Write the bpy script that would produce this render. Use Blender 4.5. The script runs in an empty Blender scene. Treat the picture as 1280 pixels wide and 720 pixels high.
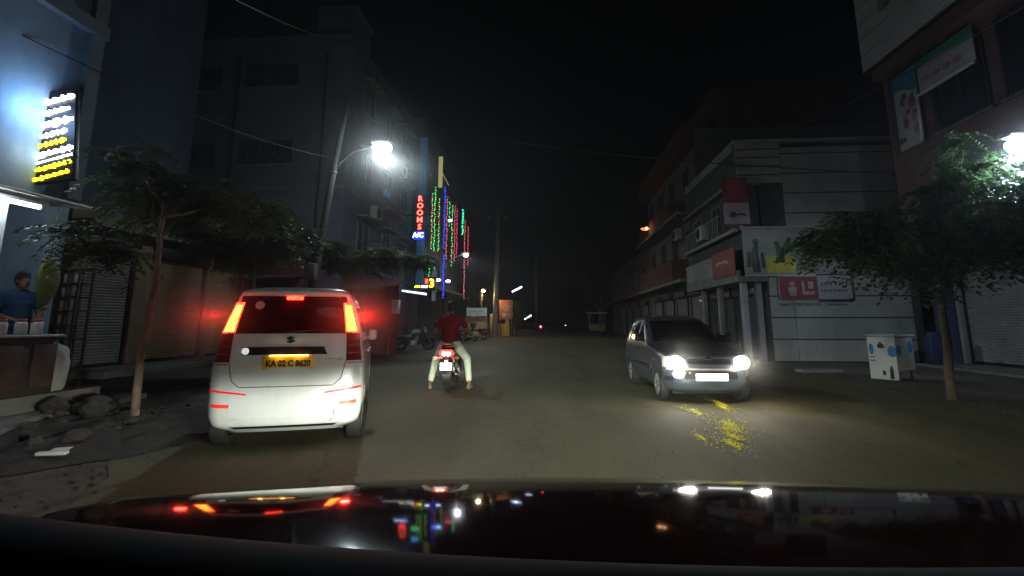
import bpy, bmesh, math, random
from mathutils import Vector, Matrix
from mathutils.noise import noise as pnoise
R = math.radians
PI = math.pi
random.seed(7)
scene = bpy.context.scene
C = scene.collection

# ---------------------------------------------------------------- materials
def _n(nt, t, **kw):
    n = nt.nodes.new(t)
    for k, v in kw.items():
        setattr(n, k, v)
    return n

def M(name, col, rough=0.6, metal=0.0, var=0.25, scale=4.0, bump=0.0, bscale=40.0, spec=0.5, coat=0.0, dirt=None, dscale=1.3, damt=0.5):
    m = bpy.data.materials.new(name)
    m.use_nodes = True
    nt = m.node_tree
    b = nt.nodes['Principled BSDF']
    tc = _n(nt, 'ShaderNodeTexCoord')
    no = _n(nt, 'ShaderNodeTexNoise')
    no.inputs['Scale'].default_value = scale
    no.inputs['Detail'].default_value = 6
    no.inputs['Roughness'].default_value = 0.65
    nt.links.new(tc.outputs['Object'], no.inputs['Vector'])
    rmp = _n(nt, 'ShaderNodeValToRGB')
    rmp.color_ramp.elements[0].position = 0.3
    rmp.color_ramp.elements[1].position = 0.7
    rmp.color_ramp.elements[0].color = (*[c * (1 - var) for c in col], 1)
    rmp.color_ramp.elements[1].color = (*[min(1, c * (1 + var * 0.6)) for c in col], 1)
    nt.links.new(no.outputs['Fac'], rmp.inputs['Fac'])
    out = rmp.outputs['Color']
    if dirt:
        n2 = _n(nt, 'ShaderNodeTexNoise')
        n2.inputs['Scale'].default_value = dscale
        n2.inputs['Detail'].default_value = 8
        n2.inputs['Roughness'].default_value = 0.7
        mp = _n(nt, 'ShaderNodeMapping')
        mp.inputs['Scale'].default_value = (1, 1, 0.45)
        nt.links.new(tc.outputs['Object'], mp.inputs['Vector'])
        nt.links.new(mp.outputs['Vector'], n2.inputs['Vector'])
        r2 = _n(nt, 'ShaderNodeValToRGB')
        r2.color_ramp.elements[0].position = 0.42
        r2.color_ramp.elements[1].position = 0.72
        r2.color_ramp.elements[1].color = (damt, damt, damt, 1)
        nt.links.new(n2.outputs['Fac'], r2.inputs['Fac'])
        mx = _n(nt, 'ShaderNodeMix', data_type='RGBA')
        nt.links.new(r2.outputs['Color'], mx.inputs['Factor'])
        nt.links.new(out, mx.inputs['A'])
        mx.inputs['B'].default_value = (*dirt, 1)
        out = mx.outputs['Result']
    nt.links.new(out, b.inputs['Base Color'])
    b.inputs['Roughness'].default_value = rough
    b.inputs['Metallic'].default_value = metal
    b.inputs['Specular IOR Level'].default_value = spec
    b.inputs['Coat Weight'].default_value = coat
    b.inputs['Coat Roughness'].default_value = 0.04
    if bump:
        n3 = _n(nt, 'ShaderNodeTexNoise')
        n3.inputs['Scale'].default_value = bscale
        n3.inputs['Detail'].default_value = 5
        nt.links.new(tc.outputs['Object'], n3.inputs['Vector'])
        bp = _n(nt, 'ShaderNodeBump')
        bp.inputs['Strength'].default_value = bump
        bp.inputs['Distance'].default_value = 0.02
        nt.links.new(n3.outputs['Fac'], bp.inputs['Height'])
        nt.links.new(bp.outputs['Normal'], b.inputs['Normal'])
    return m

def EM(name, col, strength, base=None, cells=None):
    m = bpy.data.materials.new(name)
    m.use_nodes = True
    nt = m.node_tree
    b = nt.nodes['Principled BSDF']
    b.inputs['Base Color'].default_value = (*(base or col), 1)
    b.inputs['Roughness'].default_value = 0.4
    b.inputs['Emission Color'].default_value = (*col, 1)
    b.inputs['Emission Strength'].default_value = strength
    if cells:
        tc = _n(nt, 'ShaderNodeTexCoord')
        vo = _n(nt, 'ShaderNodeTexVoronoi')
        vo.inputs['Scale'].default_value = cells
        nt.links.new(tc.outputs['Object'], vo.inputs['Vector'])
        mr = _n(nt, 'ShaderNodeMapRange')
        mr.inputs['From Min'].default_value = 0.0
        mr.inputs['From Max'].default_value = 0.6
        mr.inputs['To Min'].default_value = strength
        mr.inputs['To Max'].default_value = strength * 0.45
        nt.links.new(vo.outputs['Distance'], mr.inputs['Value'])
        nt.links.new(mr.outputs['Result'], b.inputs['Emission Strength'])
    return m

# ---------------------------------------------------------------- mesh builder
class MB:
    def __init__(s):
        s.v = []; s.f = []; s.mi = []; s.sm = []
        s.cur = 0
    def add(s, vs, fs, smooth=False):
        o = len(s.v)
        s.v += [tuple(p) for p in vs]
        for f in fs:
            s.f.append([i + o for i in f]); s.mi.append(s.cur); s.sm.append(smooth)
        return s
    def box(s, x0, x1, y0, y1, z0, z1, m=None):
        vs = [Vector((x, y, z)) for z in (z0, z1) for y in (y0, y1) for x in (x0, x1)]
        if m is not None: vs = [m @ p for p in vs]
        return s.add(vs, [(0, 2, 3, 1), (4, 5, 7, 6), (0, 1, 5, 4), (2, 6, 7, 3), (0, 4, 6, 2), (1, 3, 7, 5)])
    def rbox(s, x0, x1, y0, y1, z0, z1, b=0.02, m=None, seg=2):
        bm = bmesh.new()
        bmesh.ops.create_cube(bm, size=1)
        for p in bm.verts:
            p.co = Vector(((x0 + x1) / 2 + p.co.x * (x1 - x0), (y0 + y1) / 2 + p.co.y * (y1 - y0), (z0 + z1) / 2 + p.co.z * (z1 - z0)))
        bmesh.ops.bevel(bm, geom=bm.edges[:], offset=b, segments=seg, affect='EDGES', profile=0.5)
        vs = [(m @ p.co) if m is not None else p.co.copy() for p in bm.verts]
        bm.verts.index_update()
        fs = [[p.index for p in f.verts] for f in bm.faces]
        bm.free()
        return s.add(vs, fs, True)
    def tube(s, pts, rad, n=8, caps=True, smooth=True):
        pts = [Vector(p) for p in pts]
        if not isinstance(rad, (list, tuple)): rad = [rad] * len(pts)
        rings = []; prev = None
        for i, p in enumerate(pts):
            d = (pts[min(i + 1, len(pts) - 1)] - pts[max(i - 1, 0)])
            if d.length < 1e-9: d = Vector((0, 0, 1))
            d.normalize()
            if prev is None:
                a = Vector((0, 0, 1)) if abs(d.z) < 0.9 else Vector((1, 0, 0))
                u = d.cross(a).normalized()
            else:
                u = (prev - d * prev.dot(d))
                u = u.normalized() if u.length > 1e-6 else d.orthogonal().normalized()
            prev = u; w = d.cross(u)
            rings.append([p + (u * math.cos(2 * PI * k / n) + w * math.sin(2 * PI * k / n)) * rad[i] for k in range(n)])
        vs = [q for r in rings for q in r]; fs = []
        for i in range(len(pts) - 1):
            for k in range(n):
                a = i * n + k; b = i * n + (k + 1) % n
                fs.append((a, b, b + n, a + n))
        if caps:
            fs.append(tuple(range(n))[::-1]); fs.append(tuple(range((len(pts) - 1) * n, len(pts) * n)))
        return s.add(vs, fs, smooth)
    def sphere(s, c, r, nu=14, nv=9, sc=(1, 1, 1), m=None):
        c = Vector(c); vs = []; fs = []
        for i in range(nv + 1):
            t = PI * i / nv
            for k in range(nu):
                a = 2 * PI * k / nu
                p = Vector((math.sin(t) * math.cos(a) * sc[0], math.sin(t) * math.sin(a) * sc[1], math.cos(t) * sc[2])) * r
                if m is not None: p = m @ p
                vs.append(c + p)
        for i in range(nv):
            for k in range(nu):
                a = i * nu + k; b = i * nu + (k + 1) % nu
                fs.append((a, a + nu, b + nu, b))
        return s.add(vs, fs, True)
    def torus(s, c, axis, R_, r, nu=28, nv=8, sq=1.0):
        ax = Vector(axis).normalized(); u = ax.orthogonal().normalized(); w = ax.cross(u); c = Vector(c)
        vs = []; fs = []
        for i in range(nu):
            a = 2 * PI * i / nu; d = u * math.cos(a) + w * math.sin(a)
            for k in range(nv):
                b = 2 * PI * k / nv
                vs.append(c + d * (R_ + r * math.cos(b)) + ax * (r * sq * math.sin(b)))
        for i in range(nu):
            for k in range(nv):
                fs.append((i * nv + k, ((i + 1) % nu) * nv + k, ((i + 1) % nu) * nv + (k + 1) % nv, i * nv + (k + 1) % nv))
        return s.add(vs, fs, True)
    def disc(s, c, axis, r, h=0.02, n=24):
        ax = Vector(axis).normalized(); c = Vector(c)
        return s.tube([c - ax * h / 2, c + ax * h / 2], r, n=n, smooth=False)
    def grid(s, fn, nu, nv, smooth=True, flip=False):
        vs = [fn(i / nu, j / nv) for j in range(nv + 1) for i in range(nu + 1)]
        fs = []
        for j in range(nv):
            for i in range(nu):
                a = j * (nu + 1) + i
                q = (a, a + 1, a + nu + 2, a + nu + 1)
                fs.append(q[::-1] if flip else q)
        return s.add(vs, fs, smooth)
    def poly(s, pts, th=None):          # flat polygon, th = vector of extrusion
        n = len(pts); pts = [Vector(p) for p in pts]
        if th is None: return s.add(pts, [tuple(range(n))])
        th = Vector(th)
        vs = pts + [p + th for p in pts]
        fs = [tuple(range(n))[::-1], tuple(range(n, 2 * n))]
        fs += [(i, (i + 1) % n, n + (i + 1) % n, n + i) for i in range(n)]
        return s.add(vs, fs)
    def xf(s, m):
        s.v = [tuple(m @ Vector(p)) for p in s.v]; return s
    def build(s, name, mats, parent=None, fix=True):
        me = bpy.data.meshes.new(name)
        me.from_pydata([tuple(p) for p in s.v], [], s.f)
        if not isinstance(mats, (list, tuple)): mats = [mats]
        for m in mats: me.materials.append(m)
        me.polygons.foreach_set('material_index', s.mi)
        me.polygons.foreach_set('use_smooth', s.sm)
        if fix:
            bm = bmesh.new(); bm.from_mesh(me)
            bmesh.ops.recalc_face_normals(bm, faces=bm.faces[:])
            bm.to_mesh(me); bm.free()
        me.update()
        o = bpy.data.objects.new(name, me)
        C.objects.link(o)
        if parent is not None: o.parent = parent
        return o

def tag(o, label=None, cat=None, group=None, kind=None):
    if label: o['label'] = label
    if cat: o['category'] = cat
    if group: o['group'] = group
    if kind: o['kind'] = kind
    return o

def thing(name, label, cat, loc=(0, 0, 0), rz=0, group=None):
    o = bpy.data.objects.new(name, None); C.objects.link(o)
    o.location = loc; o.rotation_euler = (0, 0, rz)
    o.empty_display_size = 0.2
    return tag(o, label, cat, group)

def copy_tree(o, parent=None):
    c = o.copy(); C.objects.link(c); c.parent = parent
    for ch in [k for k in bpy.data.objects if k.parent == o]:
        copy_tree(ch, c)
    return c

def text_obj(name, s, size, mat, parent, loc, rot, extrude=0.006, bold=0.0, align='CENTER', sx=1.0):
    cu = bpy.data.curves.new('tmp_text', 'FONT')
    cu.body = s; cu.size = size; cu.extrude = extrude; cu.offset = bold
    cu.align_x = align; cu.align_y = 'CENTER'; cu.resolution_u = 3
    to = bpy.data.objects.new('tmp_text', cu); C.objects.link(to)
    dg = bpy.context.evaluated_depsgraph_get()
    me = bpy.data.meshes.new_from_object(to.evaluated_get(dg))
    bpy.data.objects.remove(to)
    me.name = name
    me.materials.clear(); me.materials.append(mat)
    me.transform(Matrix.Translation(Vector(loc)) @ rot @ Matrix.Diagonal((sx, 1, 1, 1)))
    o = bpy.data.objects.new(name, me); C.objects.link(o); o.parent = parent
    return o
FRONT = Matrix.Rotation(R(90), 4, 'X')            # text readable when looking along +Y
FACE_XM = Matrix.Rotation(R(-90), 4, 'Z') @ FRONT  # readable from -X side (looking along +X)
FACE_XP = Matrix.Rotation(R(90), 4, 'Z') @ FRONT   # readable from +X side

def glyph_row(mb, x0, x1, z0, z1, y, rnd, th=0.012, fat=0.3):
    """a row of unreadable letter-like strokes in the x/z plane, facing -y"""
    h = z1 - z0; x = x0
    while x < x1 - h * 0.3:
        w = h * rnd.uniform(0.45, 0.8)
        w = min(w, x1 - x)
        t = h * fat * 0.5
        k = rnd.randrange(4)
        cx, cz = x + w / 2, (z0 + z1) / 2
        if k == 0:
            mb.torus((cx, y, cz), (0, 1, 0), min(w, h) * 0.34, t * 0.7, nu=10, nv=4)
        elif k == 1:
            mb.tube([(x + t, y, z0 + t), (x + t, y, z1 - t), (x + w - t, y, z1 - h * 0.3), (x + t, y, cz)], t * 0.7, n=5)
        elif k == 2:
            mb.tube([(x + t, y, z1 - t), (x + w - t, y, z1 - t), (cx, y, cz), (x + w - t, y, z0 + t), (x + t, y, z0 + t)], t * 0.7, n=5)
        else:
            mb.tube([(x + t, y, z0 + t), (cx, y, z1 - t), (x + w - t, y, z0 + t)], t * 0.7, n=5)
        x += w + h * 0.12
    return mb

# ---------------------------------------------------------------- camera
cam_d = bpy.data.cameras.new('camera')
cam = bpy.data.objects.new('camera', cam_d); C.objects.link(cam)
cam_d.sensor_width = 36; cam_d.lens = 634 / 1280 * 36
cam_d.shift_y = -(360 - 290.2) / 1280
cam_d.clip_start = 0.02; cam_d.clip_end = 3000
cam.location = (0, 0, 1.3)
cam.rotation_euler = (R(100), 0, R(4.47))
scene.camera = cam
scene.view_settings.view_transform = 'Standard'
scene.view_settings.look = 'None'
scene.view_settings.exposure = 0
scene.cycles.use_denoising = True
scene.cycles.max_bounces = 6
scene.cycles.volume_bounces = 0
scene.cycles.sample_clamp_indirect = 4
scene.cycles.sample_clamp_direct = 0
scene.cycles.caustics_reflective = False
scene.cycles.caustics_refractive = False

# ---------------------------------------------------------------- night sky and moonlight
w = bpy.data.worlds.new('World'); scene.world = w; w.use_nodes = True
nt = w.node_tree
sky = nt.nodes.new('ShaderNodeTexSky'); sky.sky_type = 'NISHITA'; sky.sun_disc = False
sky.sun_elevation = R(1.0); sky.sun_rotation = R(200)
nt.links.new(sky.outputs[0], nt.nodes['Background'].inputs[0])
nt.nodes['Background'].inputs[1].default_value = 0.0004
sd = bpy.data.lights.new('moon', 'SUN'); sd.energy = 0.004; sd.angle = R(8); sd.color = (0.8, 0.88, 1.0)
so = bpy.data.objects.new('moon', sd); C.objects.link(so); so.rotation_euler = (R(50), 0, R(20))

def lamp(name, kind, loc, power, col, size=0.1, rot=None, cone=None, blend=0.4, parent=None):
    d = bpy.data.lights.new(name, kind); d.energy = power; d.color = col
    if kind in ('POINT', 'SPOT'): d.shadow_soft_size = size
    if kind == 'SPOT': d.spot_size = cone; d.spot_blend = blend
    o = bpy.data.objects.new(name, d); C.objects.link(o); o.location = loc
    if rot is not None: o.rotation_euler = rot
    if parent is not None: o.parent = parent
    return o
def node_lamp(name, loc, col, size, build, parent=None):
    """point lamp whose intensity (W/sr) over direction is a node expression, like a lamp's photometric file"""
    o = lamp(name, 'POINT', loc, 4 * PI, col, size, parent=parent)
    d = o.data; d.use_nodes = True; nt = d.node_tree; em = nt.nodes['Emission']
    tc = nt.nodes.new('ShaderNodeTexCoord'); sp = nt.nodes.new('ShaderNodeSeparateXYZ')
    nt.links.new(tc.outputs['Normal'], sp.inputs[0])
    def mth(op, a, b=None, c=None):
        n = nt.nodes.new('ShaderNodeMath'); n.operation = op
        for i, v in enumerate((a, b, c)):
            if v is None: continue
            if hasattr(v, 'links'): nt.links.new(v, n.inputs[i])
            else: n.inputs[i].default_value = v
        return n.outputs[0]
    def step(v, a, b, lo, hi):
        n = nt.nodes.new('ShaderNodeMapRange'); n.interpolation_type = 'SMOOTHSTEP'
        nt.links.new(v, n.inputs['Value'])
        for k, q in (('From Min', a), ('From Max', b), ('To Min', lo), ('To Max', hi)): n.inputs[k].default_value = q
        return n.outputs['Result']
    nt.links.new(build(mth, step, *[sp.outputs[k] for k in range(3)]), em.inputs['Strength'])
    return o
def aim(frm, to):
    return (Vector(to) - Vector(frm)).to_track_quat('-Z', 'Y').to_euler()

# ---------------------------------------------------------------- shared materials
MAT = dict(
    asphalt=None,
    concrete=M('concrete', (0.20, 0.20, 0.19), 0.9, var=0.3, scale=2.5, bump=0.3, dirt=(0.09, 0.085, 0.075)),
    dirt=M('dirt', (0.10, 0.085, 0.065), 1.0, var=0.45, scale=2.2, bump=0.8, bscale=14),
    soil=M('soil', (0.045, 0.038, 0.03), 1.0, var=0.5, scale=3, bump=0.9, bscale=18),
    rock=M('rock', (0.055, 0.05, 0.042), 0.95, var=0.4, scale=6, bump=0.6, bscale=30),
    rubber=M('rubber', (0.018, 0.018, 0.018), 0.75, var=0.3, scale=20),
    black=M('black_plastic', (0.012, 0.012, 0.013), 0.45, var=0.2, scale=20),
    dark_glass=M('dark_glass', (0.006, 0.007, 0.008), 0.04, var=0.1, spec=0.6),
    pane=M('window_pane', (0.012, 0.014, 0.018), 0.12, var=0.3, scale=2),
    chrome=M('chrome', (0.75, 0.75, 0.76), 0.16, metal=1.0, var=0.08),
    steel=M('galvanised_steel', (0.35, 0.36, 0.37), 0.5, metal=0.8, var=0.25, scale=6),
    dark_metal=M('dark_metal', (0.04, 0.04, 0.045), 0.45, metal=0.6, var=0.3, scale=10),
    white_paint=M('white_car_paint', (0.66, 0.69, 0.72), 0.28, var=0.06, scale=1.2, coat=0.7, dirt=(0.40, 0.39, 0.35), dscale=2.2, damt=0.5),
    white=M('white_print', (0.72, 0.73, 0.72), 0.55, var=0.1, scale=5, dirt=(0.45, 0.44, 0.4), dscale=3, damt=0.4),
    red_print=M('red_print', (0.42, 0.03, 0.03), 0.5, var=0.2, scale=4),
    dark_red=M('dark_red_lens', (0.16, 0.008, 0.012), 0.12, var=0.2, scale=8, coat=0.6),
    bark=M('bark', (0.24, 0.20, 0.155), 0.95, var=0.45, scale=8, bump=0.8, bscale=25),
    wire=M('wire_black', (0.02, 0.02, 0.02), 0.6, var=0.1),
)
def leaf_mat(name, c1, c2):
    m = bpy.data.materials.new(name); m.use_nodes = True
    nt = m.node_tree; b = nt.nodes['Principled BSDF']
    tc = _n(nt, 'ShaderNodeTexCoord'); no = _n(nt, 'ShaderNodeTexNoise')
    no.inputs['Scale'].default_value = 2.2; no.inputs['Detail'].default_value = 5
    nt.links.new(tc.outputs['Object'], no.inputs['Vector'])
    r = _n(nt, 'ShaderNodeValToRGB')
    r.color_ramp.elements[0].position = 0.35; r.color_ramp.elements[1].position = 0.68
    r.color_ramp.elements[0].color = (*c1, 1); r.color_ramp.elements[1].color = (*c2, 1)
    nt.links.new(no.outputs['Fac'], r.inputs['Fac']); nt.links.new(r.outputs['Color'], b.inputs['Base Color'])
    b.inputs['Roughness'].default_value = 0.45
    tr = _n(nt, 'ShaderNodeBsdfTranslucent'); nt.links.new(r.outputs['Color'], tr.inputs['Color'])
    mx = _n(nt, 'ShaderNodeMixShader'); mx.inputs[0].default_value = 0.25
    nt.links.new(b.outputs[0], mx.inputs[1]); nt.links.new(tr.outputs[0], mx.inputs[2])
    nt.links.new(mx.outputs[0], nt.nodes['Material Output'].inputs[0])
    return m
LEAF = leaf_mat('leaves', (0.04, 0.06, 0.022), (0.12, 0.15, 0.06))
LEAF2 = leaf_mat('leaves_bluish', (0.04, 0.07, 0.026), (0.12, 0.20, 0.07))

# asphalt: dusty, patched, faint tyre tracks
def asphalt():
    m = bpy.data.materials.new('asphalt'); m.use_nodes = True
    nt = m.node_tree; b = nt.nodes['Principled BSDF']
    tc = _n(nt, 'ShaderNodeTexCoord')
    mp = _n(nt, 'ShaderNodeMapping'); mp.inputs['Scale'].default_value = (1.0, 0.22, 1)
    nt.links.new(tc.outputs['Object'], mp.inputs['Vector'])
    n1 = _n(nt, 'ShaderNodeTexNoise'); n1.inputs['Scale'].default_value = 0.9; n1.inputs['Detail'].default_value = 7; n1.inputs['Roughness'].default_value = 0.6
    nt.links.new(mp.outputs['Vector'], n1.inputs['Vector'])
    r1 = _n(nt, 'ShaderNodeValToRGB')
    r1.color_ramp.elements[0].position = 0.3; r1.color_ramp.elements[1].position = 0.72
    r1.color_ramp.elements[0].color = (0.066, 0.062, 0.036, 1); r1.color_ramp.elements[1].color = (0.142, 0.132, 0.070, 1)
    nt.links.new(n1.outputs['Fac'], r1.inputs['Fac'])
    n2 = _n(nt, 'ShaderNodeTexNoise'); n2.inputs['Scale'].default_value = 55; n2.inputs['Detail'].default_value = 3
    nt.links.new(tc.outputs['Object'], n2.inputs['Vector'])
    mx = _n(nt, 'ShaderNodeMix', data_type='RGBA', blend_type='OVERLAY'); mx.inputs['Factor'].default_value = 0.85
    nt.links.new(r1.outputs['Color'], mx.inputs['A']); nt.links.new(n2.outputs['Color'], mx.inputs['B'])
    # hairline cracks
    wp = _n(nt, 'ShaderNodeTexNoise'); wp.inputs['Scale'].default_value = 1.6; wp.inputs['Detail'].default_value = 4
    nt.links.new(tc.outputs['Object'], wp.inputs['Vector'])
    ad = _n(nt, 'ShaderNodeMix', data_type='RGBA', blend_type='ADD'); ad.inputs['Factor'].default_value = 0.6
    nt.links.new(tc.outputs['Object'], ad.inputs['A']); nt.links.new(wp.outputs['Color'], ad.inputs['B'])
    vo = _n(nt, 'ShaderNodeTexVoronoi', feature='DISTANCE_TO_EDGE'); vo.inputs['Scale'].default_value = 0.42
    nt.links.new(ad.outputs['Result'], vo.inputs['Vector'])
    vr = _n(nt, 'ShaderNodeMapRange'); vr.inputs['From Min'].default_value = 0.0; vr.inputs['From Max'].default_value = 0.012; vr.inputs['To Min'].default_value = 0.45; vr.inputs['To Max'].default_value = 0.0
    nt.links.new(vo.outputs['Distance'], vr.inputs['Value'])
    ck = _n(nt, 'ShaderNodeMix', data_type='RGBA')
    nt.links.new(vr.outputs['Result'], ck.inputs['Factor']); nt.links.new(mx.outputs['Result'], ck.inputs['A']); ck.inputs['B'].default_value = (0.03, 0.028, 0.022, 1)
    mx = ck
    n4 = _n(nt, 'ShaderNodeTexNoise'); n4.inputs['Scale'].default_value = 0.35; n4.inputs['Detail'].default_value = 4
    nt.links.new(tc.outputs['Object'], n4.inputs['Vector'])
    r4 = _n(nt, 'ShaderNodeValToRGB'); r4.color_ramp.elements[0].position = 0.52; r4.color_ramp.elements[1].position = 0.62
    r4.color_ramp.elements[1].color = (0.45, 0.45, 0.45, 1)
    nt.links.new(n4.outputs['Fac'], r4.inputs['Fac'])
    m2 = _n(nt, 'ShaderNodeMix', data_type='RGBA')
    nt.links.new(r4.outputs['Color'], m2.inputs['Factor']); nt.links.new(mx.outputs['Result'], m2.inputs['A']); m2.inputs['B'].default_value = (0.135, 0.122, 0.066, 1)
    hs = _n(nt, 'ShaderNodeHueSaturation'); hs.inputs['Saturation'].default_value = 1.0
    nt.links.new(m2.outputs['Result'], hs.inputs['Color'])
    nt.links.new(hs.outputs['Color'], b.inputs['Base Color'])
    b.inputs['Roughness'].default_value = 0.82
    b.inputs['Specular IOR Level'].default_value = 0.3
    bp = _n(nt, 'ShaderNodeBump'); bp.inputs['Strength'].default_value = 0.35; bp.inputs['Distance'].default_value = 0.01
    nt.links.new(n2.outputs['Fac'], bp.inputs['Height']); nt.links.new(bp.outputs['Normal'], b.inputs['Normal'])
    return m
MAT['asphalt'] = asphalt()

# ---------------------------------------------------------------- setting: ground, road, pavements, haze
g = MB(); g.poly([(-400, -200, 0), (400, -200, 0), (400, 900, 0), (-400, 900, 0)])
tag(g.build('ground', MAT['dirt']), kind='structure')

left_edge = [(-2.6, -8), (-2.9, 0), (-3.2, 3.0), (-3.8, 4.3), (-4.5, 5.2), (-5.15, 6.4), (-5.5, 9), (-5.7, 14), (-5.8, 22), (-5.6, 40), (-5.4, 80), (-5.4, 260)]
right_edge = [(6.2, -8), (6.2, 0), (6.3, 6), (6.5, 10), (6.3, 14), (5.7, 18), (5.5, 24), (5.5, 40), (5.4, 80), (5.4, 260)]
def dens(e, sgn):
    out = []
    for (a, b) in zip(e[:-1], e[1:]):
        n = max(2, min(60, int(abs(b[1] - a[1]) / 0.35)))
        for i in range(n):
            t = i / n
            x = a[0] + (b[0] - a[0]) * t; y = a[1] + (b[1] - a[1]) * t
            out.append((x + sgn * 0.13 * pnoise((x * 1.3, y * 1.1, 3)) + 0.05 * pnoise((x * 4, y * 5, 9)), y))
    out.append(e[-1]); return out
L_, R_ = dens(left_edge, 1), dens(right_edge, 1)
rd = MB(); rd.poly([(x, y, 0.006) for x, y in L_] + [(x, y, 0.006) for x, y in R_[::-1]])
tag(rd.build('road', MAT['asphalt']), kind='structure')

# concrete apron in front of the shop on the left, and the raised plinth before the shutters
pv = MB()
pv.poly([(-14, -4, 0), (-4.6, -4, 0), (-4.7, 2.5, 0), (-5.4, 4.4, 0), (-6.6, 6.2, 0), (-7.0, 8.6, 0), (-14, 8.6, 0)][::1], (0, 0, 0.09))
tag(pv.build('pavement', MAT['concrete']), kind='structure')
pv = MB()
pv.rbox(-16, -10.3, 11.3, 18.9, -0.05, 0.16, 0.02)
tag(pv.build('pavement', MAT['concrete']), kind='structure')
pv = MB()
pv.rbox(10.9, 22, 2, 16.8, -0.05, 0.06, 0.02)
tag(pv.build('pavement', MAT['concrete']), kind='structure')

def haze_bloom(sig, g):
    m = bpy.data.materials.new('night_haze'); m.use_nodes = True
    nt = m.node_tree; nt.nodes.remove(nt.nodes['Principled BSDF'])
    vs = _n(nt, 'ShaderNodeVolumeScatter'); vs.inputs['Density'].default_value = sig; vs.inputs['Anisotropy'].default_value = g
    vs.inputs['Color'].default_value = (0.93, 0.96, 1.0, 1)
    nt.links.new(vs.outputs[0], nt.nodes['Material Output'].inputs['Volume'])
    return m
hz = MB(); hz.box(-45, 45, -15, 130, -0.5, 2.9)
tag(hz.build('haze_bloom', haze_bloom(0.0011, 0.6)), kind='structure')
hz = MB(); hz.box(-45, 45, -15, 130, 2.91, 30)
tag(hz.build('haze_bloom', haze_bloom(0.0011, 0.5)), kind='structure')

def bloom_mat(sig):  # scatter fading outward, used for the imitated bloom round lamps
    m = bpy.data.materials.new('lamp_bloom'); m.use_nodes = True
    nt = m.node_tree; nt.nodes.remove(nt.nodes['Principled BSDF'])
    tc = _n(nt, 'ShaderNodeTexCoord'); gr = _n(nt, 'ShaderNodeTexGradient', gradient_type='SPHERICAL')
    nt.links.new(tc.outputs['Object'], gr.inputs['Vector'])
    pw = _n(nt, 'ShaderNodeMath', operation='POWER'); pw.inputs[1].default_value = 1.6
    nt.links.new(gr.outputs['Fac'], pw.inputs[0])
    mu = _n(nt, 'ShaderNodeMath', operation='MULTIPLY'); mu.inputs[1].default_value = sig
    nt.links.new(pw.outputs[0], mu.inputs[0])
    vs = _n(nt, 'ShaderNodeVolumeScatter'); vs.inputs['Anisotropy'].default_value = 0.1
    nt.links.new(mu.outputs[0], vs.inputs['Density'])
    nt.links.new(vs.outputs[0], nt.nodes['Material Output'].inputs['Volume'])
    return m
def lamp_bloom(c, r, sig):
    """scattering ball added round a lamp to imitate lens bloom, thinning outward"""
    t = MB(); t.sphere((0, 0, 0), 1.0, 24, 16); o = t.build('haze_bloom', bloom_mat(sig)); o.location = c; o.scale = (r, r, r); tag(o, kind='structure'); return o

# ---------------------------------------------------------------- cars
def lerp_prof(prof, z):
    if z <= prof[0][0]: return prof[0][1:]
    for a, b in zip(prof[:-1], prof[1:]):
        if z <= b[0]:
            t = (z - a[0]) / (b[0] - a[0])
            return tuple(p + (q - p) * t for p, q in zip(a[1:], b[1:]))
    return prof[-1][1:]

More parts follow.
